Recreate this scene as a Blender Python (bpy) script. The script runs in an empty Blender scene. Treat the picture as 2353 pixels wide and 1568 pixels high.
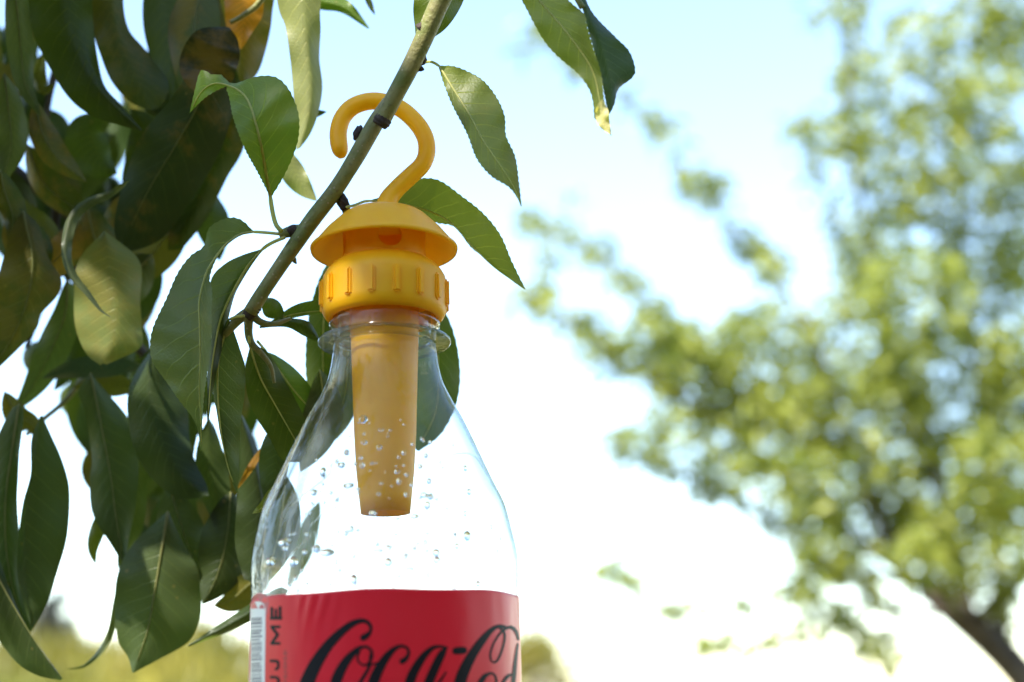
import bpy, bmesh, math, random
import numpy as np
from mathutils import Vector, Matrix

rnd = random.Random(7)
sc = bpy.context.scene
COL = sc.collection

# ------------------------------------------------------------------ camera, sky, sun, exposure
FPX, CX, CY = 3150.0, 1176.5, 784.0          # focal length and centre in the units the photo was measured in
PITCH = math.radians(15.3)
EYE = Vector((0.0, 0.0, 1.5))
cam_d = bpy.data.cameras.new("camera")
cam = bpy.data.objects.new("camera", cam_d)
COL.objects.link(cam)
cam.location = EYE
cam.rotation_euler = (math.radians(90) + PITCH, 0, 0)
cam_d.sensor_width = 36.0
cam_d.lens = 36.0 * FPX / 2353.0
cam_d.clip_start = 0.01
cam_d.clip_end = 2000
cam_d.dof.use_dof = True
cam_d.dof.focus_distance = 0.366
cam_d.dof.aperture_fstop = 8.2
sc.camera = cam

SUN_EL, SUN_AZ = math.radians(41), math.radians(216)   # azimuth: clockwise from +Y (the way the camera faces)
SUNV = Vector((math.sin(SUN_AZ) * math.cos(SUN_EL), math.cos(SUN_AZ) * math.cos(SUN_EL), math.sin(SUN_EL)))
world = bpy.data.worlds.new("World")
sc.world = world
world.use_nodes = True
wn = world.node_tree
bg = wn.nodes["Background"]
sky = wn.nodes.new("ShaderNodeTexSky")
sky.sky_type = 'NISHITA'
sky.sun_disc = False
sky.sun_elevation = SUN_EL
sky.sun_rotation = SUN_AZ
sky.air_density = 1.15
sky.dust_density = 0.15
sky.ozone_density = 1.4
wn.links.new(sky.outputs[0], bg.inputs[0])
bg.inputs[1].default_value = 0.15
sun_d = bpy.data.lights.new("sun", 'SUN')
sun_d.energy = 5.0
sun_d.angle = math.radians(0.53)
sun_d.color = (1.0, 0.95, 0.86)
sun = bpy.data.objects.new("sun", sun_d)
sun.rotation_euler = SUNV.to_track_quat('Z', 'Y').to_euler()
sun.location = (0, 0, 8)
COL.objects.link(sun)

sc.view_settings.view_transform = 'Standard'
sc.view_settings.look = 'None'
sc.view_settings.exposure = 1.86
sc.view_settings.gamma = 1.0
sc.view_settings.use_curve_mapping = False
cy = sc.cycles
cy.max_bounces = 16
cy.transparent_max_bounces = 32
cy.transmission_bounces = 12
cy.diffuse_bounces = 6
cy.glossy_bounces = 5
cy.caustics_reflective = False
cy.caustics_refractive = False
cy.use_denoising = True
cy.sample_clamp_indirect = 8.0

# ------------------------------------------------------------------ helpers: space
RX = Vector((1, 0, 0))
FW = Vector((0, math.cos(PITCH), math.sin(PITCH)))
UP = Vector((0, -math.sin(PITCH), math.cos(PITCH)))


def ray(px, py):
    return FW + RX * ((px - CX) / FPX) + UP * ((CY - py) / FPX)


def at(px, py, d):
    return EYE + ray(px, py) * d


def project(p):
    v = p - EYE
    d = v.dot(FW)
    return CX + v.dot(RX) / d * FPX, CY - v.dot(UP) / d * FPX, d


def smooth(pts, n):
    """n points, even along the arc of a Catmull-Rom curve through pts (any dimension)"""
    P = np.array(pts, float)
    if len(P) == 1:
        return np.repeat(P, n, 0)
    E = np.vstack([2 * P[0] - P[1], P, 2 * P[-1] - P[-2]])
    out = []
    for i in range(1, len(E) - 2):
        t = np.linspace(0, 1, 12, endpoint=False)[:, None]
        a, b, c, d = E[i - 1], E[i], E[i + 1], E[i + 2]
        out.append(0.5 * (2 * b + (c - a) * t + (2 * a - 5 * b + 4 * c - d) * t ** 2 + (3 * b - a - 3 * c + d) * t ** 3))
    out.append(P[-1:])
    Q = np.vstack(out)
    L = np.concatenate([[0], np.cumsum(np.linalg.norm(np.diff(Q, axis=0), axis=1))])
    s = np.linspace(0, L[-1], n)
    return np.stack([np.interp(s, L, Q[:, k]) for k in range(P.shape[1])], 1)


def along(v, n):
    if isinstance(v, (int, float)):
        return np.full(n, float(v))
    return np.interp(np.linspace(0, 1, n), np.linspace(0, 1, len(v)), v)


# ------------------------------------------------------------------ helpers: objects
def obj(name, me, mat, parent=None, loc=None):
    o = bpy.data.objects.new(name, me)
    COL.objects.link(o)
    if mat is not None and len(me.materials) == 0:
        me.materials.append(mat)
    if loc is not None:
        o.location = loc
    if parent is not None:
        o.parent = parent
    return o


def empty(name, loc, label, cat, group=None):
    o = bpy.data.objects.new(name, None)
    o.empty_display_size = 0.02
    o.location = loc
    COL.objects.link(o)
    tag(o, label, cat, group)
    return o


def tag(o, label, cat, group=None, kind=None):
    if label:
        o["label"] = label
    if cat:
        o["category"] = cat
    if group:
        o["group"] = group
    if kind:
        o["kind"] = kind


def mesh(name, V, F, smooth_shade=True, uv=None):
    me = bpy.data.meshes.new(name)
    me.from_pydata([tuple(v) for v in V], [], F)
    if smooth_shade:
        me.polygons.foreach_set("use_smooth", [True] * len(me.polygons))
    if uv is not None:
        lay = me.uv_layers.new(name="UVMap")
        idx = np.empty(len(me.loops), int)
        me.loops.foreach_get("vertex_index", idx)
        lay.data.foreach_set("uv", np.asarray(uv, float)[idx].ravel())
    me.update()
    return me


def tube_data(P, R, seg=12, cap=True):
    """vertices and faces of a round tube through 3D points P with radii R"""
    P = [Vector(p) for p in P]
    n = len(P)
    V, F = [], []
    ref = None
    for i in range(n):
        t = (P[min(i + 1, n - 1)] - P[max(i - 1, 0)]).normalized()
        if ref is None:
            ref = t.orthogonal().normalized()
        ref = (ref - t * ref.dot(t)).normalized()
        b = t.cross(ref)
        for j in range(seg):
            a = 2 * math.pi * j / seg
            V.append(P[i] + (ref * math.cos(a) + b * math.sin(a)) * R[i])
    for i in range(n - 1):
        for j in range(seg):
            F.append((i * seg + j, i * seg + (j + 1) % seg, (i + 1) * seg + (j + 1) % seg, (i + 1) * seg + j))
    if cap:
        F.append(tuple(range(seg))[::-1])
        F.append(tuple(range((n - 1) * seg, n * seg)))
    return V, F


def join_data(parts):
    V, F = [], []
    for v, f in parts:
        o = len(V)
        V += list(v)
        F += [tuple(i + o for i in q) for q in f]
    return V, F


def lathe_data(prof, seg=96, closed=False, rfun=None):
    """prof: list of (radius, z). closed joins last to first"""
    V, F = [], []
    n = len(prof)
    for r, z in prof:
        for j in range(seg):
            a = 2 * math.pi * j / seg
            rr = r if rfun is None else r * rfun(a, z)
            V.append((rr * math.cos(a), rr * math.sin(a), z))
    for i in range(n if closed else n - 1):
        k = (i + 1) % n
        for j in range(seg):
            F.append((i * seg + j, i * seg + (j + 1) % seg, k * seg + (j + 1) % seg, k * seg + j))
    return V, F


# ------------------------------------------------------------------ helpers: materials
def mat(name):
    m = bpy.data.materials.new(name)
    m.use_nodes = True
    nt = m.node_tree
    nt.nodes.clear()
    out = nt.nodes.new("ShaderNodeOutputMaterial")
    return m, nt, out


def N(nt, t, **kw):
    n = nt.nodes.new(t)
    for k, v in kw.items():
        if k.startswith("i_"):
            n.inputs[k[2:].replace("_", " ")].default_value = v
        else:
            setattr(n, k, v)
    return n


def mathn(nt, op, a, b=None, clamp=False):
    n = nt.nodes.new("ShaderNodeMath")
    n.operation = op
    n.use_clamp = clamp
    for i, v in enumerate((a, b)):
        if v is None:
            continue
        if isinstance(v, (int, float)):
            n.inputs[i].default_value = v
        else:
            nt.links.new(v, n.inputs[i])
    return n.outputs[0]


def mixc(nt, fac, a, b, blend='MIX'):
    n = nt.nodes.new("ShaderNodeMix")
    n.data_type = 'RGBA'
    n.blend_type = blend
    for sock, v in ((n.inputs[0], fac), (n.inputs[6], a), (n.inputs[7], b)):
        if isinstance(v, (int, float)):
            sock.default_value = v
        elif isinstance(v, tuple):
            sock.default_value = v if len(v) == 4 else (*v, 1)
        else:
            nt.links.new(v, sock)
    return n.outputs[2]


def ramp(nt, fac, stops):
    n = nt.nodes.new("ShaderNodeValToRGB")
    nt.links.new(fac, n.inputs[0])
    el = n.color_ramp.elements
    while len(el) > 1:
        el.remove(el[-1])
    for i, (p, c) in enumerate(stops):
        e = el[0] if i == 0 else el.new(p)
        e.position = p
        e.color = c if len(c) == 4 else (*c, 1)
    return n.outputs[0]


def leaf_material():
    """one leaf material: object colour = blade colour, its alpha = how blotched with brown the blade is"""
    m, nt, out = mat("leaf_blade")
    L = nt.links
    oi = N(nt, "ShaderNodeObjectInfo")
    tc = N(nt, "ShaderNodeTexCoord")
    sep = N(nt, "ShaderNodeSeparateXYZ")
    L.new(tc.outputs["UV"], sep.inputs[0])
    u, v = sep.outputs[0], sep.outputs[1]
    av = mathn(nt, 'ABSOLUTE', mathn(nt, 'SUBTRACT', v, 0.5))
    noi = N(nt, "ShaderNodeTexNoise", i_Scale=14.0, i_Detail=4.0)
    L.new(tc.outputs["Object"], noi.inputs["Vector"])
    noi.inputs["Scale"].default_value = 110.0
    wob = mathn(nt, 'MULTIPLY', mathn(nt, 'SUBTRACT', noi.outputs[0], 0.5), 0.05)
    ph = mathn(nt, 'ADD', mathn(nt, 'SUBTRACT', u, mathn(nt, 'MULTIPLY', av, 0.30)), wob)
    tri = mathn(nt, 'ABSOLUTE', mathn(nt, 'SUBTRACT', mathn(nt, 'FRACT', mathn(nt, 'MULTIPLY', ph, 13.0)), 0.5))
    vein = mathn(nt, 'SUBTRACT', 1.0, mathn(nt, 'MULTIPLY', tri, 16.0), clamp=True)         # thin side veins
    fade = mathn(nt, 'SUBTRACT', 1.0, mathn(nt, 'MULTIPLY', av, 2.0), clamp=True)
    vein = mathn(nt, 'MULTIPLY', vein, fade)
    fine = N(nt, "ShaderNodeTexVoronoi", feature='DISTANCE_TO_EDGE')
    L.new(tc.outputs["Object"], fine.inputs["Vector"])
    fine.inputs["Scale"].default_value = 900.0
    net = mathn(nt, 'MULTIPLY', fine.outputs["Distance"], 3.0, clamp=True)
    big = N(nt, "ShaderNodeTexNoise")
    L.new(tc.outputs["Object"], big.inputs["Vector"])
    big.inputs["Scale"].default_value = 60.0
    big.inputs["Detail"].default_value = 5.0
    big.inputs["Roughness"].default_value = 0.65
    base = mixc(nt, mathn(nt, 'MULTIPLY', mathn(nt, 'SUBTRACT', big.outputs[0], 0.3), 1.6, clamp=True), oi.outputs["Color"],
                mixc(nt, 1.0, oi.outputs["Color"], (1.45, 1.35, 1.0), 'MULTIPLY'))
    base = mixc(nt, mathn(nt, 'MULTIPLY', vein, 0.55), base, mixc(nt, 1.0, base, (2.6, 2.3, 1.9), 'MULTIPLY'))
    blot = mathn(nt, 'MULTIPLY', ramp_fac(nt, big.outputs[0], 0.50, 0.66), oi.outputs["Alpha"])
    base = mixc(nt, blot, base, (0.16, 0.085, 0.022))
    speck = N(nt, "ShaderNodeTexVoronoi")
    L.new(tc.outputs["Object"], speck.inputs["Vector"])
    speck.inputs["Scale"].default_value = 130.0
    spot = mathn(nt, 'LESS_THAN', speck.outputs["Distance"], mathn(nt, 'MULTIPLY', noi.outputs[0], 0.13))
    base = mixc(nt, mathn(nt, 'MULTIPLY', spot, 0.22), base, (0.20, 0.14, 0.05))
    bump = N(nt, "ShaderNodeBump")
    bump.inputs["Strength"].default_value = 0.35
    bump.inputs["Distance"].default_value = 0.0006
    L.new(mathn(nt, 'ADD', mathn(nt, 'MULTIPLY', vein, -0.7), mathn(nt, 'ADD', mathn(nt, 'MULTIPLY', net, 0.15), mathn(nt, 'MULTIPLY', big.outputs[0], 0.8))), bump.inputs["Height"])
    p = N(nt, "ShaderNodeBsdfPrincipled")
    p.inputs["Roughness"].default_value = 0.42
    p.inputs["Specular IOR Level"].default_value = 0.25
    L.new(base, p.inputs["Base Color"])
    L.new(bump.outputs[0], p.inputs["Normal"])
    tr = N(nt, "ShaderNodeBsdfTranslucent")
    L.new(mixc(nt, 1.0, base, (2.9, 3.0, 0.9), 'MULTIPLY'), tr.inputs["Color"])
    L.new(bump.outputs[0], tr.inputs["Normal"])
    mx = N(nt, "ShaderNodeMixShader")
    mx.inputs[0].default_value = 0.36
    L.new(p.outputs[0], mx.inputs[1])
    L.new(tr.outputs[0], mx.inputs[2])
    L.new(mx.outputs[0], out.inputs[0])
    return m


def ramp_fac(nt, v, a, b):
    n = nt.nodes.new("ShaderNodeMapRange")
    n.interpolation_type = 'SMOOTHSTEP'
    nt.links.new(v, n.inputs[0])
    n.inputs[1].default_value = a
    n.inputs[2].default_value = b
    return n.outputs[0]


def simple(name, color, rough=0.5, spec=0.4, noise=None, bump=0.0, scale=200.0, transl=None):
    """opaque material with a noise-broken colour, optional bump and optional translucency"""
    m, nt, out = mat(name)
    L = nt.links
    tc = N(nt, "ShaderNodeTexCoord")
    no = N(nt, "ShaderNodeTexNoise")
    L.new(tc.outputs["Object"], no.inputs["Vector"])
    no.inputs["Scale"].default_value = scale
    no.inputs["Detail"].default_value = 6.0
    c = mixc(nt, ramp_fac(nt, no.outputs[0], 0.3, 0.7), color, noise or color)
    p = N(nt, "ShaderNodeBsdfPrincipled")
    p.inputs["Roughness"].default_value = rough
    p.inputs["Specular IOR Level"].default_value = spec
    L.new(c, p.inputs["Base Color"])
    if bump:
        b = N(nt, "ShaderNodeBump")
        b.inputs["Strength"].default_value = 0.6
        b.inputs["Distance"].default_value = bump
        L.new(no.outputs[0], b.inputs["Height"])
        L.new(b.outputs[0], p.inputs["Normal"])
    sh = p.outputs[0]
    if transl:
        tr = N(nt, "ShaderNodeBsdfTranslucent")
        tr.inputs["Color"].default_value = (*transl[1], 1)
        mx = N(nt, "ShaderNodeMixShader")
        mx.inputs[0].default_value = transl[0]
        L.new(sh, mx.inputs[1])
        L.new(tr.outputs[0], mx.inputs[2])
        sh = mx.outputs[0]
    L.new(sh, out.inputs[0])
    return m


def bark_material():
    """young peach bark: green brown, streaked along the shoot, with pale lenticels"""
    m, nt, out = mat("green_bark")
    L = nt.links
    tc = N(nt, "ShaderNodeTexCoord")
    n1 = N(nt, "ShaderNodeTexNoise")
    n1.inputs["Scale"].default_value = 140.0
    n1.inputs["Detail"].default_value = 6.0
    L.new(tc.outputs["Object"], n1.inputs["Vector"])
    n2 = N(nt, "ShaderNodeTexNoise")
    n2.inputs["Scale"].default_value = 900.0
    n2.inputs["Detail"].default_value = 4.0
    L.new(tc.outputs["Object"], n2.inputs["Vector"])
    vo = N(nt, "ShaderNodeTexVoronoi")
    vo.inputs["Scale"].default_value = 520.0
    L.new(tc.outputs["Object"], vo.inputs["Vector"])
    c = mixc(nt, ramp_fac(nt, n1.outputs[0], 0.35, 0.65), (0.14, 0.155, 0.042), (0.225, 0.20, 0.08))
    c = mixc(nt, mathn(nt, 'MULTIPLY', ramp_fac(nt, n2.outputs[0], 0.5, 0.75), 0.5), c, (0.085, 0.065, 0.035))
    dot = mathn(nt, 'LESS_THAN', vo.outputs["Distance"], 0.17)
    c = mixc(nt, mathn(nt, 'MULTIPLY', dot, 0.6), c, (0.36, 0.31, 0.20))
    p = N(nt, "ShaderNodeBsdfPrincipled")
    p.inputs["Roughness"].default_value = 0.5
    p.inputs["Specular IOR Level"].default_value = 0.35
    L.new(c, p.inputs["Base Color"])
    b = N(nt, "ShaderNodeBump")
    b.inputs["Strength"].default_value = 0.7
    b.inputs["Distance"].default_value = 0.0004
    L.new(mathn(nt, 'ADD', n2.outputs[0], mathn(nt, 'MULTIPLY', dot, 0.5)), b.inputs["Height"])
    L.new(b.outputs[0], p.inputs["Normal"])
    L.new(p.outputs[0], out.inputs[0])
    return m


def crown_material(name, c1, c2, tcol, k=0.42):
    """small leaves of far trees and shrubs: colour differs from leaf to leaf"""
    m, nt, out = mat(name)
    L = nt.links
    g = N(nt, "ShaderNodeNewGeometry")
    c = mixc(nt, g.outputs["Random Per Island"], c1, c2)
    p = N(nt, "ShaderNodeBsdfPrincipled")
    p.inputs["Roughness"].default_value = 0.45
    p.inputs["Specular IOR Level"].default_value = 0.4
    L.new(c, p.inputs["Base Color"])
    tr = N(nt, "ShaderNodeBsdfTranslucent")
    L.new(mixc(nt, 1.0, c, tcol, 'MULTIPLY'), tr.inputs["Color"])
    mx = N(nt, "ShaderNodeMixShader")
    mx.inputs[0].default_value = k
    L.new(p.outputs[0], mx.inputs[1])
    L.new(tr.outputs[0], mx.inputs[2])
    L.new(mx.outputs[0], out.inputs[0])
    return m


M_LEAF = leaf_material()
M_RIB = simple("leaf_midrib", (0.44, 0.43, 0.15), 0.5, 0.3, (0.50, 0.47, 0.18), transl=(0.45, (0.75, 0.76, 0.25)))
M_DULLRIB = simple("dull_midrib", (0.13, 0.14, 0.045), 0.55, 0.25, (0.18, 0.17, 0.06), transl=(0.3, (0.3, 0.32, 0.1)))
M_STEM = bark_material()
M_NODE = simple("dark_node_bark", (0.030, 0.020, 0.020), 0.75, 0.2, (0.065, 0.045, 0.035), 0.0006, 900.0)
M_BARK = simple("tree_bark", (0.050, 0.040, 0.034), 0.85, 0.2, (0.11, 0.088, 0.07), 0.01, 18.0)
M_FARLEAF = crown_material("far_tree_leaves", (0.065, 0.105, 0.020), (0.32, 0.34, 0.065), (1.6, 1.6, 0.8))
M_BUSH = crown_material("bush_leaves", (0.12, 0.12, 0.02), (0.30, 0.25, 0.045), (1.6, 1.6, 0.8))
M_DARKBUSH = crown_material("dark_shrub_leaves", (0.012, 0.016, 0.012), (0.03, 0.032, 0.022), (1.0, 1.0, 0.8), 0.2)
M_GRASS = crown_material("grass_blades", (0.085, 0.088, 0.012), (0.18, 0.15, 0.022), (1.3, 1.3, 0.8), 0.35)


def ground_material(name, a, b, scale):
    m, nt, out = mat(name)
    L = nt.links
    tc = N(nt, "ShaderNodeTexCoord")
    n1 = N(nt, "ShaderNodeTexNoise")
    n1.inputs["Scale"].default_value = scale
    n1.inputs["Detail"].default_value = 8.0
    L.new(tc.outputs["Object"], n1.inputs["Vector"])
    n2 = N(nt, "ShaderNodeTexNoise")
    n2.inputs["Scale"].default_value = scale * 14
    n2.inputs["Detail"].default_value = 6.0
    L.new(tc.outputs["Object"], n2.inputs["Vector"])
    c = mixc(nt, ramp_fac(nt, n1.outputs[0], 0.35, 0.65), a, b)
    c = mixc(nt, ramp_fac(nt, n2.outputs[0], 0.45, 0.75), c, mixc(nt, 1.0, c, (0.5, 0.55, 0.45), 'MULTIPLY'))
    sp = N(nt, "ShaderNodeSeparateXYZ")
    L.new(tc.outputs["Object"], sp.inputs[0])
    near = ramp_fac(nt, mathn(nt, 'ADD', sp.outputs[1], mathn(nt, 'MULTIPLY', n1.outputs[0], 2.0)), 5.5, 8.5)
    c = mixc(nt, near, mixc(nt, n2.outputs[0], (0.10, 0.095, 0.026), (0.17, 0.145, 0.045)), c)
    p = N(nt, "ShaderNodeBsdfPrincipled")
    p.inputs["Roughness"].default_value = 0.95
    p.inputs["Specular IOR Level"].default_value = 0.1
    L.new(c, p.inputs["Base Color"])
    bm_ = N(nt, "ShaderNodeBump")
    bm_.inputs["Distance"].default_value = 0.04
    L.new(n2.outputs[0], bm_.inputs["Height"])
    L.new(bm_.outputs[0], p.inputs["Normal"])
    L.new(p.outputs[0], out.inputs[0])
    return m


# ------------------------------------------------------------------ the setting: ground and grassy bank
def bank_height(x, y):
    """the ground is flat round the tree and rises to a grassy bank some metres off"""
    s = min(max((y - 7.0) / 7.0, 0.0), 1.0)
    s = s * s * (3 - 2 * s)
    side = 1.0 / (1.0 + math.exp((x - 0.35) * 2.2))           # the bank falls away to the right
    h = s * (0.55 + 1.62 * side)
    h += s * 0.10 * (math.sin(x * 1.7 + 0.6) + math.sin(x * 0.61 + y * 0.4) + 0.6 * math.sin(x * 3.9 + y))
    return h


xs = list(np.concatenate([[-300, -150, -70, -35], np.linspace(-18, 18, 73), [35, 70, 150, 300]]))
ys = list(np.concatenate([[-300, -100, -30, -8], np.linspace(0, 26, 53), [40, 80, 160, 320]]))
V = [(x, y, bank_height(x, y) * (1.0 if y < 27 else max(0.0, 1 - (y - 26) / 40))) for y in ys for x in xs]
nx = len(xs)
F = [(j * nx + i, j * nx + i + 1, (j + 1) * nx + i + 1, (j + 1) * nx + i) for j in range(len(ys) - 1) for i in range(nx - 1)]
ground = obj("ground", mesh("ground", V, F), ground_material("dry_grass_ground", (0.16, 0.135, 0.020), (0.085, 0.09, 0.016), 0.8))
tag(ground, "sunlit yellow green grassy ground rising to a low bank", None, None, "structure")

gv, gf = [], []
for _ in range(9000):
    y = 6.5 + 8.5 * rnd.random() ** 0.7
    x = (rnd.random() - 0.6) * 0.62 * y * 1.5
    z = bank_height(x, y)
    h = rnd.uniform(0.06, 0.26) * (1.5 if rnd.random() < 0.08 else 1)
    w = rnd.uniform(0.008, 0.02)
    a = rnd.uniform(0, 6.28)
    lx, ly = rnd.uniform(-.5, .5) * h, rnd.uniform(-.5, .5) * h
    dx, dy = math.cos(a) * w, math.sin(a) * w
    o = len(gv)
    gv += [(x - dx, y - dy, z - 0.01), (x + dx, y + dy, z - 0.01), (x + dx * .7 + lx * .4, y + dy * .7 + ly * .4, z + h * .6),
           (x - dx * .7 + lx * .4, y - dy * .7 + ly * .4, z + h * .6), (x + lx, y + ly, z + h)]
    gf += [(o, o + 1, o + 2, o + 3), (o + 3, o + 2, o + 4)]
grass = obj("grass", mesh("grass", gv, gf, False), M_GRASS)
tag(grass, "tall yellow green grass growing on the sunlit bank", "grass", None, "stuff")


# ------------------------------------------------------------------ leaf clouds for far plants
def leaf_cloud(points, length, width, droop=0.35):
    """each leaf: a bent blade of four triangles, its own direction"""
    V, F = [], []
    for p in points:
        l = length * rnd.uniform(0.65, 1.25)
        w = width * rnd.uniform(0.7, 1.2)
        a = rnd.uniform(0, 2 * math.pi)
        el = rnd.uniform(-1.0, 0.5)
        d = Vector((math.cos(a) * math.cos(el), math.sin(a) * math.cos(el), math.sin(el)))
        s = d.cross(Vector((rnd.uniform(-1, 1), rnd.uniform(-1, 1), rnd.uniform(-1, 1)))).normalized()
        n = d.cross(s)
        o = len(V)
        p = Vector(p)
        mid = p + d * l * 0.45 - n * l * 0.06
        tip = p + d * l - Vector((0, 0, l * droop * 0.4))
        V += [p, mid + s * w * .5 + n * w * .15, mid, mid - s * w * .5 + n * w * .15, tip]
        F += [(o, o + 2, o + 1), (o, o + 3, o + 2), (o + 1, o + 2, o + 4), (o + 2, o + 3, o + 4)]
    return V, F


def shrub(name, x, y, w, h, n, m, label, leafl=0.09, leafw=0.035, pointed=1.0):
    z = bank_height(x, y)
    root = empty(name, (x, y, z), label, "shrub")
    stems = []
    for k in range(7):
        a = rnd.uniform(0, 6.28)
        r = w * rnd.uniform(0.1, 0.3)
        stems.append(tube_data([(0, 0, -0.1), (math.cos(a) * r * .4, math.sin(a) * r * .4, h * .35), (math.cos(a) * r, math.sin(a) * r, h * .8)],
                               [0.03, 0.02, 0.006], 6))
    obj("stem", mesh("shrub_stems", *join_data(stems)), M_BARK, root)
    pts = []
    lumps = [(rnd.uniform(-.5, .5) * w, rnd.uniform(-.5, .5) * w, h * rnd.uniform(.25, .9), rnd.uniform(.16, .34) * w) for _ in range(14)]
    for _ in range(n):
        cx, cyy, cz, r = rnd.choice(lumps)
        k = 1.0 - pointed * 0.75 * cz / h
        v = Vector((rnd.gauss(0, .5), rnd.gauss(0, .5), rnd.gauss(0, .5))) * r
        pts.append((cx * k + v.x, cyy * k + v.y, max(0.02, cz + v.z)))
    f = obj("foliage", mesh("shrub_foliage", *leaf_cloud(pts, leafl, leafw)), m, root)
    f["kind"] = "stuff"
    return root


shrub("dark_shrub", -5.15, 15.5, 0.55, 0.75, 900, M_DARKBUSH, "small dark grey shrub on top of the grassy bank at far left", 0.10, 0.05, 0.3)
shrub("yellow_shrub", 0.30, 14.5, 0.95, 0.84, 1800, M_BUSH, "pointed yellow green shrub beyond the bottle beside the red label", 0.10, 0.04, 0.9)

# ------------------------------------------------------------------ the blurred tree on the right
far_tree = empty("leafy_tree", (at(2760, 2960, 3.6).x, at(2760, 2960, 3.6).y, 0.0), "blurred sunlit yellow green tree with feathery sprays filling the right side", "tree")
OFF = Vector(far_tree.location)


def rel(p):
    return Vector(p) - OFF


def limb3(pts, d0, d1, n=24):
    q = smooth(pts, n)
    ds = along([d0, d1], n)
    return [rel(at(q[i, 0], q[i, 1], ds[i])) for i in range(n)]


TR0 = rel(at(2353, 1560, 3.6))
trunk_pts = [(0, 0, -0.15), tuple(rel(at(2640, 2300, 3.6))), tuple(rel(at(2480, 1800, 3.6))), tuple(TR0), tuple(rel(at(2235, 1440, 3.6))), tuple(rel(at(2130, 1350, 3.58)))]
tp = smooth(trunk_pts, 40)
tv, tf = tube_data(tp, list(along([0.12, 0.10, 0.075, 0.05, 0.045, 0.04], 40)), 14)
tv = [v + Vector((rnd.uniform(-1, 1), rnd.uniform(-1, 1), rnd.uniform(-1, 1))) * 0.005 for v in tv]
obj("trunk", mesh("far_tree_trunk", tv, tf), M_BARK, far_tree)
LIMBS = [
    ([(2130, 1350), (1950, 1225), (1800, 1100), (1650, 960), (1500, 870), (1350, 760), (1200, 680)], 3.58, 3.1, 0.036),
    ([(2060, 1290), (1960, 1050), (1860, 760), (1740, 590), (1620, 450), (1500, 290), (1370, 170), (1230, 40)], 3.58, 4.0, 0.028),
    ([(2235, 1440), (2150, 1100), (2050, 800), (1985, 500), (1950, 250), (1965, 20), (1990, -200)], 3.6, 3.4, 0.036),
    ([(2300, 1500), (2285, 1100), (2225, 700), (2205, 400), (2255, 100), (2310, -200)], 3.6, 3.9, 0.036),
    ([(2130, 1350), (1900, 1285), (1700, 1150), (1550, 1080), (1410, 1025)], 3.58, 3.3, 0.024),
    ([(1950, 1060), (1700, 905), (1520, 720), (1380, 600), (1200, 500)], 3.5, 3.9, 0.02),
    ([(2200, 1410), (2060, 1400), (1900, 1290), (1820, 1370), (1950, 1430), (2040, 1530)], 3.55, 3.2, 0.016),
    ([(1900, 1290), (1720, 1390), (1550, 1395), (1460, 1340), (1395, 1290)], 3.5, 3.3, 0.005),
    ([(1950, 1430), (1800, 1470), (1600, 1485)], 3.4, 3.3, 0.006),
    ([(2235, 1440), (2450, 1200), (2600, 800), (2650, 300), (2700, -200)], 3.6, 3.7, 0.04),
    ([(2100, 950), (1960, 600), (1880, 400), (1840, 260)], 3.5, 3.2, 0.012),
]
for pts, d0, d1, r in LIMBS:
    q = limb3(pts, d0, d1, 30)
    obj("limb", mesh("far_tree_limb", *tube_data(q, list(along([r * .6, r * .2, r * .04 + 0.0018], 30)), 8)), M_BARK, far_tree)
CL = [(1750, 830, 120, 1), (1600, 880, 100, 1), (1500, 770, 70, .8), (1950, 800, 120, .8), (2100, 700, 130, .8), (2260, 640, 120, .9), (2200, 900, 150, 1), (2000, 980, 150, 1.2),
      (1800, 980, 110, 1.1), (1650, 1000, 90, 1), (1510, 1005, 60, .8), (1430, 1020, 38, .9), (2150, 1150, 140, 1.1), (2000, 1190, 90, 1.1), (2300, 1080, 110, 1.1), (1860, 1130, 80, 1.1),
      (2325, 1270, 55, .8), (1640, 1110, 60, 1), (1740, 1090, 50, .8), (1900, 1280, 65, .9), (1840, 1370, 30, .9), (1950, 1420, 42, .9), (2030, 1500, 45, .9), (2000, 590, 90, .8), (2150, 450, 100, .7),
      (2300, 400, 100, .7), (2050, 330, 75, .7), (1985, 200, 70, .8), (2110, 100, 80, .6), (2260, 70, 90, .7), (2340, 190, 60, .6), (1950, 330, 55, .8), (1870, 310, 40, .6), (1840, 300, 28, .8),
      (1720, 570, 50, .7), (1630, 440, 42, .8), (1520, 300, 32, .9), (1600, 420, 40, .6), (1780, 620, 40, .8), (1350, 760, 45, .9), (1250, 610, 28, .7), (1240, 690, 38, .8), (1380, 580, 32, .8), (1300, 540, 28, .6),
      (1440, 650, 32, .8), (1420, 830, 48, 1), (1560, 810, 70, 1), (1400, 1310, 24, .8), (1450, 1345, 20, .6), (1545, 1400, 26, .8), (1610, 1486, 18, 1.4), (1650, 1486, 14, 1), (1250, 85, 36, .7), (1320, 150, 36, .8), (1220, 520, 30, .6),
      (1195, 120, 14, .7), (1850, 1200, 60, .6), (1340, 830, 24, .7), (1320, 465, 20, .4), (1700, 1385, 16, .4), (1880, 50, 30, .5), (1950, 20, 50, .7), (2200, 1250, 100, 1.0), (2340, 830, 90, 1.0), (2100, 1290, 60, .8), (1950, 690, 60, .7)]
CL += [(2200, 1320, 60, .9), (2300, 1370, 50, .9), (2345, 1190, 70, 1), (2110, 1220, 60, .9), (2340, 1440, 36, .7), (2340, 600, 80, .9), (2340, 450, 80, .8), (2330, 950, 90, 1), (2250, 250, 90, .7), (2150, 250, 90, .7), (2060, 460, 80, .7), (2330, 80, 80, .7), (2050, 900, 90, .9), (1700, 760, 60, .8)]
pts = []
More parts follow.
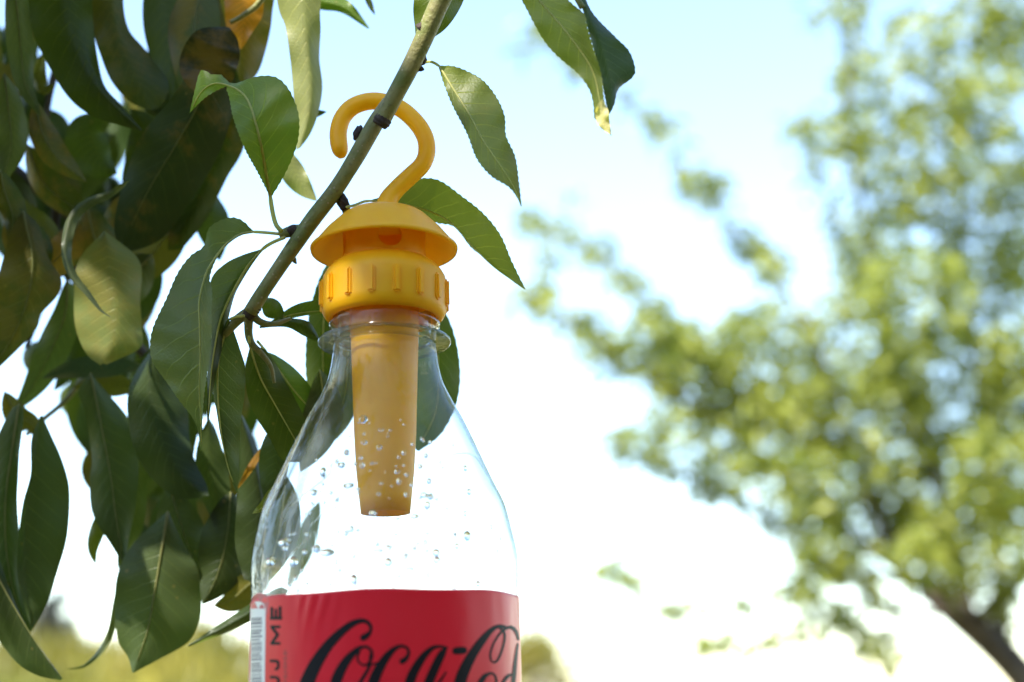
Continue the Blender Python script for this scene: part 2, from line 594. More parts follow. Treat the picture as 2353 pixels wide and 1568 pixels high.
for (x, y, r, k) in CL:
    d = rnd.uniform(3.15, 3.95)
    for _ in range(int(r * r * 0.038 * k + 6)):
        a, q = rnd.uniform(0, 6.28), math.sqrt(rnd.random())
        q = q * (1.15 if rnd.random() < .15 else 1)
        pts.append(rel(at(x + math.cos(a) * r * q, y + math.sin(a) * r * q - 12, d + rnd.gauss(0, .5) * r / FPX * 3.5)))
for pl, d0, d1, r in LIMBS:                                  # sprays of leaves all along the limbs
    q = smooth(pl, 60)
    ds = along([d0, d1], 60)
    for i in range(10, 60):
        for _ in range(7 if r > 0.015 else 3):
            pts.append(rel(at(q[i, 0] + rnd.gauss(0, 17), q[i, 1] + rnd.gauss(0, 17), ds[i] + rnd.gauss(0, .03))))
for _ in range(2600):                                        # the crown goes on above and to the right of the frame
    x, y = rnd.uniform(1900, 3300), rnd.uniform(-900, 1500)
    if x > 2400 or y < -60:
        pts.append(rel(at(x, y, rnd.uniform(3.1, 4.3))))
crown = obj("crown", mesh("far_tree_crown", *leaf_cloud(pts, 0.050, 0.017)), M_FARLEAF, far_tree)
crown["kind"] = "stuff"

# ------------------------------------------------------------------ unseen trees added behind the camera to dim sky light and reflections
def added_tree(x, y, h, w, label, seed):
    lr = random.Random(seed)
    root = empty("added_tree", (x, y, 0), label, "tree", "unseen trees added behind the camera to dim the light")
    obj("trunk", mesh("added_tree_trunk", *tube_data([(0, 0, -.2), (.03, .02, .5), (0, .05, 1.1), (.05, 0, h * .7)], [.10, .085, .07, .03], 12)), M_BARK, root)
    pts = []
    for k in range(7):
        a = k * 0.9 + lr.uniform(-.2, .2)
        e = Vector((math.cos(a) * w * .7, math.sin(a) * w * .7, h * lr.uniform(.6, .95)))
        obj("limb", mesh("added_tree_limb", *tube_data([(0, .04, 1.0), tuple(e * .5 + Vector((0, 0, .25))), tuple(e)], [.05, .03, .008], 8)), M_BARK, root)
    for _ in range(9000):
        v = Vector((lr.gauss(0, 1), lr.gauss(0, 1), lr.gauss(0, 1))).normalized() * lr.random() ** .4
        pts.append((v.x * w, v.y * w, h * .6 + v.z * h * .42))
    f = obj("crown", mesh("added_tree_crown", *leaf_cloud(pts, 0.13, 0.045)), M_ADDED_TREE, root)
    f["kind"] = "stuff"
    return root


M_ADDED_TREE = crown_material("added_tree_leaves", (0.030, 0.050, 0.012), (0.06, 0.085, 0.020), (2.0, 2.0, 0.8))
added_tree(-2.9, -2.0, 2.3, 1.5, "unseen tree added behind the camera on the left to dim the sky light", 1)
reaching = added_tree(-0.9, -2.9, 2.5, 1.6, "unseen low tree added behind the camera, with a made-up long limb whose leaves shade the trap", 2)
obj("limb", mesh("added_shade_limb", *tube_data([(0, .04, 1.0), (.02, .9, 1.75), (.06, 1.7, 2.3), (.14, 2.3, 2.62), (.22, 2.55, 2.66)], [.05, .035, .022, .012, .005], 10)), M_BARK, reaching)  # limb added to carry the leaves that shade the trap
added_tree(1.3, -2.8, 4.3, 1.9, "tallest unseen tree, added behind the camera to darken reflections in the bottle", 3)
added_tree(3.4, -2.0, 3.7, 1.6, "unseen slim tall tree added behind the camera on the right to darken reflections", 4)

# ------------------------------------------------------------------ peach branches: stems and leaves
LEAVES = []


def leaf3(parent, M, Lf, Rt, d, col, dl=0.0, dr=0.0, petiole=None, teeth=0.0, blot=0.0, rib=2.6, n=40, ribside=-1):
    """a leaf blade from three outlines: midrib M, edges Lf and Rt, base to tip; d = distance along the midrib, dl / dr = how far behind it (m) the edges lie"""
    w0 = math.dist(Lf[0], Rt[0])
    if w0 > 14 and M[0][1] > 0:                       # every blade narrows to its stalk
        k = min(70.0, w0 * 0.6) / (math.dist(M[0], M[1]) + 1e-6)
        b = (M[0][0] + (M[0][0] - M[1][0]) * k, M[0][1] + (M[0][1] - M[1][1]) * k)
        M, Lf, Rt = [b] + list(M), [b] + list(Lf), [b] + list(Rt)
    m_, l_, r_ = smooth(M, n), smooth(Lf, n), smooth(Rt, n)
    dm, dl_, dr_ = along(d, n), along(dl, n), along(dr, n)
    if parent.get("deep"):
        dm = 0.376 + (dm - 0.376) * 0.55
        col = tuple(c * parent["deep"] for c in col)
    half = 5
    lr = random.Random(len(LEAVES) * 31 + 5)
    ph = lr.uniform(0, 6)
    base = at(m_[0, 0], m_[0, 1], dm[0])
    V, UV, F = [], [], []
    for i in range(n):
        wob = math.sin(i * 0.55 + ph) * 0.0009 + math.sin(i * 0.21 + ph * 2) * 0.0012
        end = math.sin(math.pi * min(1, i / (n - 1) * 1.02)) ** 0.5
        for j in range(-half, half + 1):
            t = abs(j) / half
            e = l_[i] if j < 0 else r_[i]
            de = (dl_ if j < 0 else dr_)[i]
            p = m_[i] * (1 - t) + e * t
            if abs(j) == half and teeth and 1 < i < n - 2:
                dirv = e - m_[i]
                L = np.linalg.norm(dirv) + 1e-6
                p = p + dirv / L * teeth * (1 if i % 2 else -1) * min(1.0, L / 10)
            dd = dm[i] + de * (t ** 1.4) * end + wob * t * t * end * (1 if j < 0 else -1)
            V.append(at(p[0], p[1], dd) - base)
            UV.append((i / (n - 1), 0.5 + 0.5 * j / half))
    w = 2 * half + 1
    for i in range(n - 1):
        for j in range(w - 1):
            F.append((i * w + j, i * w + j + 1, (i + 1) * w + j + 1, (i + 1) * w + j))
    o = obj("leaf", mesh("leaf_blade", V, F, True, UV), M_LEAF, parent, base - Vector(parent.location))
    o.color = (*col, blot)
    LEAVES.append(o)
    if rib:
        pp = [at(m_[i, 0], m_[i, 1], dm[i] + ribside * 0.00012) - base for i in range(0, n - 2, 2)]
        rr = list(np.linspace(rib, rib * 0.25, len(pp)) * dm[0] / FPX)
        if petiole:
            q = smooth(list(petiole) + [tuple(m_[0])], 10)[:-1]
            dq = np.linspace(petiole_d(parent, petiole[0], dm[0]), dm[0], 10)[:-1]
            pre = [at(q[i, 0], q[i, 1], dq[i]) - base for i in range(9)]
            pp = pre + pp
            rr = [rib * 1.25 * dm[0] / FPX] * 9 + rr
        obj("midrib", mesh("leaf_midrib", *tube_data(pp, rr, 8)), M_DULLRIB if parent.get("deep") else M_RIB, o)
    return o


PET_D = {}


def petiole_d(parent, p, default):
    return PET_D.get(parent.name, default)


def prof(t, k=0.9):
    return max(0.0, math.sin(math.pi * min(1, t ** k))) ** 0.85


def leafw(parent, M, wl, wr, d, col, roll=0.0, cup=0.3, blot=0.0, petiole=None, rib=2.4, k=0.9, n=30, teeth=0.0):
    """a leaf blade from its midrib and the greatest half-widths left and right of it (seen travelling base to tip)"""
    q = smooth(M, 16)
    T = np.gradient(q, axis=0)
    T /= np.linalg.norm(T, axis=1)[:, None] + 1e-9
    Nn = np.stack([T[:, 1], -T[:, 0]], 1)
    ts = np.linspace(0, 1, 16)
    pr = np.array([prof(t, k) for t in ts])[:, None]
    Lf, Rt = q + Nn * wl * pr, q - Nn * wr * pr
    dmean = d if isinstance(d, (int, float)) else d[0]
    s = dmean / FPX
    return leaf3(parent, M, Lf.tolist(), Rt.tolist(), d, col, (roll + cup) * wl * s, (-roll + cup) * wr * s, petiole, teeth, blot, rib, n)


def stem(parent, name, pts, d, r, m=None, seg=14, n=40, knob=0.0):
    q = smooth(pts, n)
    ds = along(d, n)
    if parent.get("deep"):
        ds = 0.376 + (ds - 0.376) * 0.55
    rs = along(r, n)
    o = Vector(parent.location)
    P = [at(q[i, 0], q[i, 1], ds[i]) - o for i in range(n)]
    R = [rs[i] * ds[i] / FPX * (1 + knob * rnd.uniform(-1, 1)) for i in range(n)]
    return obj(name, mesh(name, *tube_data(P, R, seg)), m or M_STEM, parent)


def blob(parent, name, px, py, d, r, m, sx=1.0, sz=1.0, rot=0.0):
    """a knobbly bud or node swelling"""
    bm = bmesh.new()
    bmesh.ops.create_icosphere(bm, subdivisions=3, radius=r * d / FPX)
    for v in bm.verts:
        v.co *= 1 + 0.16 * math.sin(v.co.x * 5200 + py) * math.sin(v.co.z * 4300 + px) + rnd.uniform(-.03, .03)
        v.co = Matrix.Rotation(rot, 3, 'Y') @ Vector((v.co.x * sx, v.co.y, v.co.z * sz))
    me = bpy.data.meshes.new(name)
    bm.to_mesh(me)
    bm.free()
    me.polygons.foreach_set("use_smooth", [True] * len(me.polygons))
    return obj(name, me, m, parent, at(px, py, d) - Vector(parent.location))


G_DARK = (0.034, 0.048, 0.009)
G_MID = (0.050, 0.068, 0.012)
G_PALE = (0.088, 0.104, 0.030)       # pale undersides
G_GREY = (0.055, 0.070, 0.034)
G_OLIVE = (0.070, 0.072, 0.018)
G_FRESH = (0.075, 0.120, 0.018)
G_BLUE = (0.028, 0.045, 0.040)
G_ORANGE = (0.42, 0.19, 0.02)

# ---- the front branch that carries the trap
front = empty("peach_branch", at(1040, -60, 0.36), "slender green brown peach branch carrying the yellow hook, in sharp focus", "branch", "peach branches hanging over the scene")
PET_D["peach_branch"] = 0.366
stem(front, "stem", [(1075, -170), (1035, -50), (1004, 20), (980, 75), (945, 150), (912, 212), (888, 258), (876, 283)], [0.352, 0.357, 0.3625], [26, 25, 23.5, 22.5, 21.5, 20.5, 19.5])
stem(front, "stem", [(895, 235), (868, 275), (842, 320), (812, 372), (770, 438), (722, 500), (690, 545), (640, 618), (600, 678), (576, 718)], [0.3665, 0.367, 0.369, 0.372], [17, 19.5, 19.5, 18, 18.5, 19, 18, 16.5, 16, 17])
stem(front, "node", [(883, 270), (876, 281), (871, 289)], [0.3622, 0.3622], [19.5, 20.5, 16], M_NODE, n=10, knob=0.05)
stem(front, "node", [(962, 68), (973, 58), (982, 42)], [0.3565, 0.3565], [13, 9, 8], M_NODE, n=8, knob=0.05)
blob(front, "bud", 972, 140, 0.3615, 10, M_NODE, 0.8, 1.3, 0.5)
blob(front, "bud", 966, 158, 0.3595, 6, M_NODE, 1.4, 1.0, 0.3)
blob(front, "bud", 962, 162, 0.3600, 4, M_NODE, 0.6, 1.6, 0.9)
blob(front, "bud", 823, 306, 0.3675, 13, M_NODE, 0.85, 1.5, 0.35)
blob(front, "bud", 788, 458, 0.3685, 12, M_NODE, 0.8, 1.5, -0.5)
stem(front, "spur", [(770, 440), (785, 463), (793, 476), (798, 492)], 0.370, [16, 13, 10.5, 10], M_STEM, n=14)
stem(front, "node", [(786, 462), (792, 474), (796, 480)], 0.369, [13.5, 13, 11], M_NODE, n=8, knob=0.06)
stem(front, "spur", [(690, 532), (672, 532), (655, 536), (642, 540)], 0.3705, [17, 14.5, 12, 9], M_STEM, n=14)
stem(front, "node", [(683, 527), (673, 531), (664, 536)], 0.3695, [12, 14.5, 11], M_NODE, n=10, knob=0.08)
blob(front, "bud", 676, 598, 0.371, 7, M_STEM, 0.8, 1.5, -0.5)
stem(front, "node", [(588, 702), (576, 718), (566, 730)], 0.372, [16, 17, 12], M_NODE, n=12, knob=0.08)
stem(front, "twig", [(576, 716), (556, 728), (540, 742), (512, 776), (490, 815)], [0.373, 0.38], [13, 12, 10, 7, 5])
stem(front, "twig", [(572, 720), (571, 745), (572, 772), (580, 792), (600, 812), (622, 842), (630, 880)], [0.373, 0.378], [12, 10, 9, 7, 6, 5, 4])
stem(front, "twig", [(578, 722), (598, 740), (628, 745), (668, 732)], [0.373, 0.377], [10, 8, 6, 4])

# leaf behind the top of the branch
leaf3(front, [(1040, -150), (1018, -60), (1003, 10), (985, 88)], [(1030, -150), (965, -70), (950, 10), (953, 60), (958, 86), (985, 92)],
      [(1050, -150), (1085, -60), (1066, 0), (1045, 40), (1020, 70), (988, 92)], 0.372, G_MID, 0.002, 0.006, rib=0)
# sharp leaf right of the branch
leaf3(front, [(1010, 153), (1042, 205), (1078, 262), (1112, 325), (1148, 378), (1178, 425), (1198, 475)],
      [(1010, 151), (1040, 152), (1072, 163), (1110, 185), (1142, 225), (1160, 268), (1163, 312), (1184, 360), (1193, 420), (1199, 475)],
      [(1008, 156), (1022, 200), (1042, 248), (1073, 308), (1095, 365), (1128, 405), (1168, 430), (1188, 455), (1197, 475)],
      [0.360, 0.357, 0.352, 0.346, 0.342, 0.340], G_PALE, [0.0, 0.002, 0.004, 0.003, 0.001], [0.0, -0.001, -0.002, -0.001, 0.0], [(968, 147), (985, 142), (998, 145)], teeth=0.9, n=64, blot=0.15)
# leaf behind the cap, right
leaf3(front, [(850, 462), (895, 466), (950, 475), (1002, 492), (1040, 516), (1082, 562), (1130, 610), (1170, 640), (1207, 664)],
      [(852, 460), (885, 448), (930, 423), (970, 410), (1012, 416), (1060, 450), (1110, 490), (1150, 540), (1176, 600), (1207, 664)],
      [(850, 464), (900, 474), (955, 492), (1000, 512), (1045, 523), (1085, 572), (1130, 603), (1165, 637), (1206, 666)],
      [0.378, 0.384, 0.388, 0.386, 0.382, 0.378, 0.374], G_PALE, [0, -0.004, -0.006, -0.004, 0], [0, 0.003, 0.003, 0.001, 0], [(797, 476), (815, 472), (835, 464)], teeth=0.9, n=64)
# bright leaf curling over, left of the hook
leaf3(front, [(621, 452), (613, 410), (603, 350), (590, 292), (574, 240), (555, 213), (525, 197), (492, 192), (462, 212), (436, 260)],
      [(620, 452), (592, 397), (562, 342), (536, 272), (527, 226), (520, 206), (522, 199), (497, 209), (468, 228), (436, 260)],
      [(623, 455), (655, 400), (682, 335), (688, 282), (680, 240), (660, 200), (632, 177), (590, 176), (535, 192), (508, 172), (488, 172), (462, 162), (448, 205), (436, 259)],
      [0.368, 0.362, 0.357, 0.353, 0.352, 0.354, 0.358, 0.362, 0.364, 0.366], (0.075, 0.110, 0.024), [0, -0.003, -0.004, -0.002, 0, 0], [0, -0.002, 0.001, 0.004, 0.003, 0],
      [(648, 532), (636, 520), (629, 500), (624, 474)], teeth=0.9, n=72, rib=4.2, blot=0.1)
# folded grey leaf, lower left
leaf3(front, [(582, 533), (550, 540), (515, 566), (490, 600), (474, 628), (458, 690), (459, 750), (460, 820), (458, 890), (461, 960), (463, 1035)],
      [(582, 531), (558, 508), (534, 500), (503, 508), (478, 528), (468, 566), (438, 588), (408, 628), (381, 689), (354, 746), (345, 785), (348, 825), (362, 850), (385, 882), (415, 925), (440, 957), (455, 990), (462, 1036)],
      [(582, 535), (551, 542), (517, 568), (494, 602), (482, 640), (487, 665), (486, 720), (486, 790), (480, 840), (470, 900), (465, 965), (464, 1035)],
      [0.368, 0.365, 0.361, 0.358, 0.356, 0.355, 0.355, 0.356, 0.358, 0.360], (0.060, 0.080, 0.034), [0, 0.002, 0.004, 0.008, 0.006, 0.003, 0], [0, -0.001, -0.004, -0.008, -0.006, 0], [(642, 538), (612, 535)], teeth=0.9, n=90, rib=3.0, blot=0.1)
# dark leaf right of it
leaf3(front, [(602, 574), (570, 611), (545, 652), (523, 695), (505, 740), (493, 800), (484, 870), (477, 978)],
      [(600, 573), (556, 587), (518, 606), (486, 640), (480, 700), (479, 780), (476, 880), (476, 978)],
      [(603, 576), (577, 612), (551, 655), (539, 680), (528, 720), (517, 770), (506, 820), (491, 890), (478, 978)],
      [0.371, 0.373, 0.374, 0.372, 0.370], G_DARK, [0, 0.006, 0.008, 0.004, 0], [0, 0.003, 0.005, 0.002, 0], [(654, 546), (632, 555), (615, 564)], rib=3.2, n=50)
# bluish leaf hanging below
leaf3(front, [(526, 735), (508, 800), (500, 862), (504, 960), (520, 1060), (545, 1134)],
      [(522, 735), (500, 780), (490, 840), (490, 900), (498, 950), (508, 1010), (532, 1105), (545, 1134)],
      [(530, 740), (551, 801), (563, 845), (562, 908), (554, 965), (549, 1065), (546, 1133)],
      [0.376, 0.378, 0.380, 0.382], (0.044, 0.062, 0.030), [0, -0.001, 0.002, 0], [0, 0.006, 0.005, 0], [(560, 726), (543, 728)], n=46)
# leaves right of it, below the node
leaf3(front, [(575, 800), (598, 868), (632, 930), (672, 1000), (700, 1050)],
      [(573, 800), (563, 850), (570, 915), (592, 965), (622, 1012), (650, 1058), (692, 1062)],
      [(578, 796), (607, 802), (630, 830), (652, 870), (680, 920), (705, 980), (704, 1045)],
      [0.382, 0.385, 0.389, 0.392], G_DARK, 0.003, 0.003, [(572, 775), (573, 788)], n=36)
leafw(front, [(612, 808), (640, 850), (690, 915), (760, 985)], 36, 40, [0.395, 0.405], (0.050, 0.085, 0.016), 0.3, 0.2, petiole=[(592, 785)])
leafw(front, [(600, 690), (620, 702), (642, 722), (650, 735)], 20, 26, 0.385, G_MID, 0.2, 0.2, rib=0)
leaf3(front, [(612, 748), (640, 735), (672, 723), (720, 716), (765, 715)], [(612, 746), (645, 722), (668, 706), (700, 694), (745, 690), (765, 712)],
      [(612, 750), (640, 745), (668, 733), (715, 724), (765, 718)], 0.388, G_MID, -0.001, 0.003, rib=2)
leaf3(front, [(596, 752), (630, 744), (668, 740), (705, 752), (735, 785)], [(596, 750), (632, 738), (672, 732), (712, 742), (737, 785)], [(597, 755), (630, 752), (664, 754), (697, 772), (733, 788)], 0.384, G_DARK, 0.002, 0.002, rib=0)
# leaves behind the bottle neck
leaf3(front, [(762, 590), (748, 680), (742, 780), (745, 880), (765, 965)], [(758, 592), (728, 655), (708, 735), (702, 810), (703, 865), (712, 915), (745, 960)],
      [(766, 590), (800, 680), (812, 780), (808, 880), (775, 968)], [0.405, 0.410, 0.414], G_DARK, 0.004, 0.006, n=36, teeth=0.7)
leaf3(front, [(985, 660), (1000, 760), (1008, 860), (1000, 950), (958, 1036)], [(988, 660), (1025, 720), (1046, 775), (1057, 840), (1056, 895), (1043, 945), (1012, 1000), (962, 1038)],
      [(982, 660), (962, 760), (955, 860), (950, 950), (952, 1030)], [0.408, 0.412, 0.416], (0.045, 0.066, 0.022), 0.004, 0.004, n=36, teeth=0.7)
leafw(front, [(640, 1110), (612, 1158), (580, 1181)], 12, 14, 0.385, G_PALE, 0.2, 0.3, rib=1.5)

leafw(front, [(735, 850), (742, 930), (722, 1010), (690, 1085)], 50, 42, [0.400, 0.405], G_GREY, 0.3, 0.2, rib=1.5)
leafw(front, [(800, 810), (795, 890), (780, 960), (760, 1020)], 36, 36, [0.405, 0.412], G_DARK, -0.2, 0.2, rib=1.5)

leafw(front, [(655, 1090), (650, 1170), (632, 1260), (604, 1350)], 46, 34, [0.412, 0.418], G_GREY, 0.3, 0.2, rib=1.5)
leafw(front, [(735, 1150), (712, 1220), (690, 1290), (660, 1352)], 22, 26, [0.46, 0.47], G_PALE, 0.3, 0.2, rib=0)

# ---- twig hanging in at the top right
topright = empty("peach_branch", at(1330, -60, 0.345), "peach twig tip with two folded hanging leaves against open sky at the top", "branch", "peach branches hanging over the scene")
stem(topright, "twig", [(1240, -170), (1290, -80), (1318, -20), (1338, 18)], [0.345, 0.343], [11, 9, 8, 7])
leaf3(topright, [(1205, -60), (1239, 0), (1287, 56), (1323, 102), (1354, 148), (1370, 189), (1379, 235), (1405, 312)],
      [(1160, -60), (1198, 0), (1245, 86), (1280, 128), (1328, 170), (1354, 206), (1363, 240), (1366, 272), (1382, 292), (1404, 312)],
      [(1262, -60), (1306, 0), (1342, 32), (1349, 58), (1364, 113), (1381, 169), (1390, 240), (1405, 310)],
      [0.348, 0.345, 0.342, 0.340, 0.338, 0.337], G_PALE, 0.003, [-0.002, -0.004, -0.005, -0.002, 0], teeth=0.8, n=64, rib=2.8)
leaf3(topright, [(1330, -30), (1350, 30), (1380, 100), (1402, 170), (1405, 220), (1399, 262)],
      [(1335, -30), (1362, 30), (1415, 86), (1446, 118), (1460, 160), (1451, 181), (1421, 205), (1412, 240), (1400, 264)],
      [(1325, -30), (1341, 30), (1352, 70), (1366, 120), (1382, 180), (1391, 230), (1398, 262)],
      [0.344, 0.342, 0.341, 0.340], G_BLUE, [0, 0.002, 0.003, 0.001], 0.002, teeth=0.6, n=50, rib=0)
leafw(topright, [(1384, 228), (1382, 250), (1386, 280), (1404, 310)], 17, 15, 0.3345, (0.34, 0.31, 0.18), 0.2, 0.2, rib=0)

# ---- the dense dark foliage on the left: upper shoot, middle shoot, lower shoot
up = empty("peach_branch", at(300, -120, 0.5), "dense dark drooping peach leaves with one orange leaf, filling the upper left corner", "branch", "peach branches hanging over the scene")
mid = empty("peach_branch", at(160, 500, 0.53), "tangle of curled brownish peach leaves halfway down the left edge", "branch", "peach branches hanging over the scene")
low = empty("peach_branch", at(300, 850, 0.52), "long dark peach leaves hanging low on the left above the grassy bank", "branch", "peach branches hanging over the scene")
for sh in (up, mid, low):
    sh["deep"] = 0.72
stem(up, "twig", [(420, -260), (330, -120), (240, -40), (170, 60), (120, 190), (100, 320)], [0.55, 0.56], [24, 20, 15, 12, 9, 6], M_BARK)
stem(up, "twig", [(420, -260), (470, -100), (480, 20), (450, 140), (420, 260)], [0.55, 0.56], [20, 15, 12, 9, 6], M_BARK)
stem(up, "twig", [(640, -90), (600, 0), (560, 35), (530, 52)], [0.44, 0.45], [10, 8, 7, 5])
stem(mid, "twig", [(-120, 250), (20, 380), (130, 470), (230, 560), (330, 600)], [0.55, 0.56], [20, 16, 13, 10, 6], M_BARK)
stem(mid, "twig", [(130, 470), (120, 600), (90, 720), (60, 800)], [0.56, 0.56], [11, 9, 7, 5], M_BARK)
stem(low, "twig", [(120, 560), (220, 700), (320, 800), (420, 930), (500, 1060)], [0.56, 0.54], [14, 13, 12, 9, 6], M_BARK)
stem(low, "twig", [(60, 1000), (102, 962), (135, 935), (161, 908), (190, 870), (240, 810)], [0.52, 0.54], [5, 6, 6, 7, 8, 9])

L3, LW = leaf3, leafw
# upper
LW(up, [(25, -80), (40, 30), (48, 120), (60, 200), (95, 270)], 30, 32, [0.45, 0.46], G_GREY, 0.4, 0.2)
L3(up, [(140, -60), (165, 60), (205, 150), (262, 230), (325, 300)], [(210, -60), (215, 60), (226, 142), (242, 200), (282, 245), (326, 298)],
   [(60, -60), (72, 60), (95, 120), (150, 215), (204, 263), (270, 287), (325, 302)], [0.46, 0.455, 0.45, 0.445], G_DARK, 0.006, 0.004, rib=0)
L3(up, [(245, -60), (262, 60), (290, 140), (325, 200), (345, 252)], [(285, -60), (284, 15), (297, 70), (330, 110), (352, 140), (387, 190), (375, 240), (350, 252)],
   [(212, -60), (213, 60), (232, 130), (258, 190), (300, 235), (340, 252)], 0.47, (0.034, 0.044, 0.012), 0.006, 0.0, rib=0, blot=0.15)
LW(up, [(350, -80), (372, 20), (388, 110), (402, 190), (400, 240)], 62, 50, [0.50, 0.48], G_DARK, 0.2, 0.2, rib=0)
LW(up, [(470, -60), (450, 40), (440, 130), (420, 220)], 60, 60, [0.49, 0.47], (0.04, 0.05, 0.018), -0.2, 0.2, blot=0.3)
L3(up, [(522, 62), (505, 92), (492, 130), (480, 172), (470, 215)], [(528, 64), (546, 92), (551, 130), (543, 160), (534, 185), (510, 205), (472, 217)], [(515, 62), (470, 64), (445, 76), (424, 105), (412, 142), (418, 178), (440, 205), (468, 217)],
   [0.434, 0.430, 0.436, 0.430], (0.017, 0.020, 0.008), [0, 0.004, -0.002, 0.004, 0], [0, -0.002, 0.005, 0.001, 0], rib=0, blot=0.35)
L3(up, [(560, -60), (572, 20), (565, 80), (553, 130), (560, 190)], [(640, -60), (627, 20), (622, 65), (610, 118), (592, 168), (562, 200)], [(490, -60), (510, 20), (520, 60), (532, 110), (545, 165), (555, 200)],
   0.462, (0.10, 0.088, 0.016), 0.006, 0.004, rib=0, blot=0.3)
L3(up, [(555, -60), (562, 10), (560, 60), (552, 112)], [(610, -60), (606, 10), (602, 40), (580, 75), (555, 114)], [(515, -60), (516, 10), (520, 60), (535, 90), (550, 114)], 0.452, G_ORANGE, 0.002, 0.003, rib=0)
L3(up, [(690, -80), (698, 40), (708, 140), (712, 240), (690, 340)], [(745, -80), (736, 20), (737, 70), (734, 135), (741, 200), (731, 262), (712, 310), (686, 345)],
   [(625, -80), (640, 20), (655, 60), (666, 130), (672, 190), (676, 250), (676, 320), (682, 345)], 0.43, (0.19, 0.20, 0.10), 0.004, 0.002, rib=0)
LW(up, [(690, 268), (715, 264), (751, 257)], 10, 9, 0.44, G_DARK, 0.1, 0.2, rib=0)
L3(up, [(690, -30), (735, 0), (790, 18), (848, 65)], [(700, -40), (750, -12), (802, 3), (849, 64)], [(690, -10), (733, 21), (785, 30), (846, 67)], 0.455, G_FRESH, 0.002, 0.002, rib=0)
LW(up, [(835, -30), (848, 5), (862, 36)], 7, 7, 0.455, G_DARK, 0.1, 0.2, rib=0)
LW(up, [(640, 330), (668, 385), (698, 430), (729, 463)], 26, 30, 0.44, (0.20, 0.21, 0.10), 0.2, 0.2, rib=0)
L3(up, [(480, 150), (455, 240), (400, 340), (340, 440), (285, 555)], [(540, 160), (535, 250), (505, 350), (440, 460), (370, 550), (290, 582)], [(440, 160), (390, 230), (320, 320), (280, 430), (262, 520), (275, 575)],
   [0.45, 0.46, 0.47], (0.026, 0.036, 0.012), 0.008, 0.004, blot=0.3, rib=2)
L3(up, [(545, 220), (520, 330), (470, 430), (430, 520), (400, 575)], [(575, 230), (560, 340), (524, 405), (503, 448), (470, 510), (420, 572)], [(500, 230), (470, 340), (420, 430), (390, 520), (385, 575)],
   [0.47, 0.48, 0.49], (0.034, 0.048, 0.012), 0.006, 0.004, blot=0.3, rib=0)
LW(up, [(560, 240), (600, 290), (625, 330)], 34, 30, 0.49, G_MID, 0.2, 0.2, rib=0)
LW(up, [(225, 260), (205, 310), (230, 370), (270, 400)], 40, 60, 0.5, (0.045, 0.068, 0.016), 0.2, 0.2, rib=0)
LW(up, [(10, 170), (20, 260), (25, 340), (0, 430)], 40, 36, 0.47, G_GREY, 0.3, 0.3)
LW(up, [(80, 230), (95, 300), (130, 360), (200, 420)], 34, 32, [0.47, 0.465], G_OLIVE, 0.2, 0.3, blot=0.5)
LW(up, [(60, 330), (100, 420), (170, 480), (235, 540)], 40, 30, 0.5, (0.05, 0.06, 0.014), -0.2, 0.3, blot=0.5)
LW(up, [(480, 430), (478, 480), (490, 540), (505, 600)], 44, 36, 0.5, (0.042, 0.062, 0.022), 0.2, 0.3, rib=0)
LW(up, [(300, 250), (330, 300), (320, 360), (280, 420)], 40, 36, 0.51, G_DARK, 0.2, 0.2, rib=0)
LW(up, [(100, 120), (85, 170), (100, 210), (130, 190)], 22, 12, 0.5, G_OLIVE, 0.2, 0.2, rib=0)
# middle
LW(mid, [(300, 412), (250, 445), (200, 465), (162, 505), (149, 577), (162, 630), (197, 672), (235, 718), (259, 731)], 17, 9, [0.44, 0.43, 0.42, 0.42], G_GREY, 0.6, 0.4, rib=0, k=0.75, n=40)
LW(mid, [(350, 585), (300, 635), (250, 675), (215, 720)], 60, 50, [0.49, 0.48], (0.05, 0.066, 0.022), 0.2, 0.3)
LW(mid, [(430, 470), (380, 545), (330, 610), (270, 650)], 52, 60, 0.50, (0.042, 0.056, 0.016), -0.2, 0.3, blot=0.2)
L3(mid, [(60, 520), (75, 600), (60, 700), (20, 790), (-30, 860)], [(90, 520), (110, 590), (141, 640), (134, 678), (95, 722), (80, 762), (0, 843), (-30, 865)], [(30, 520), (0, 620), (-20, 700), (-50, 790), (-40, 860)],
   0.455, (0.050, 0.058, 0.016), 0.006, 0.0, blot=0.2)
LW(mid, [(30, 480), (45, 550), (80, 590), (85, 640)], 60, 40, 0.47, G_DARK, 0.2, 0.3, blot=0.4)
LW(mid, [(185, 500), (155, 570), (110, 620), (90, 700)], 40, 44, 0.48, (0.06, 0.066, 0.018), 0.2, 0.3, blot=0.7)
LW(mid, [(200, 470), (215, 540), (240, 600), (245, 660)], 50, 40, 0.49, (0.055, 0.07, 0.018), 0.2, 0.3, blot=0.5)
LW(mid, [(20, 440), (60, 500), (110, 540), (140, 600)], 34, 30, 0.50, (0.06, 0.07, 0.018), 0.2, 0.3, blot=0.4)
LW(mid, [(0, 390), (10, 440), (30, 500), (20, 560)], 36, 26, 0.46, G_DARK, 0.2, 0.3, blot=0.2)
LW(mid, [(330, 420), (300, 480), (260, 530), (210, 560)], 40, 44, 0.51, (0.045, 0.055, 0.015), 0.2, 0.3, blot=0.4)
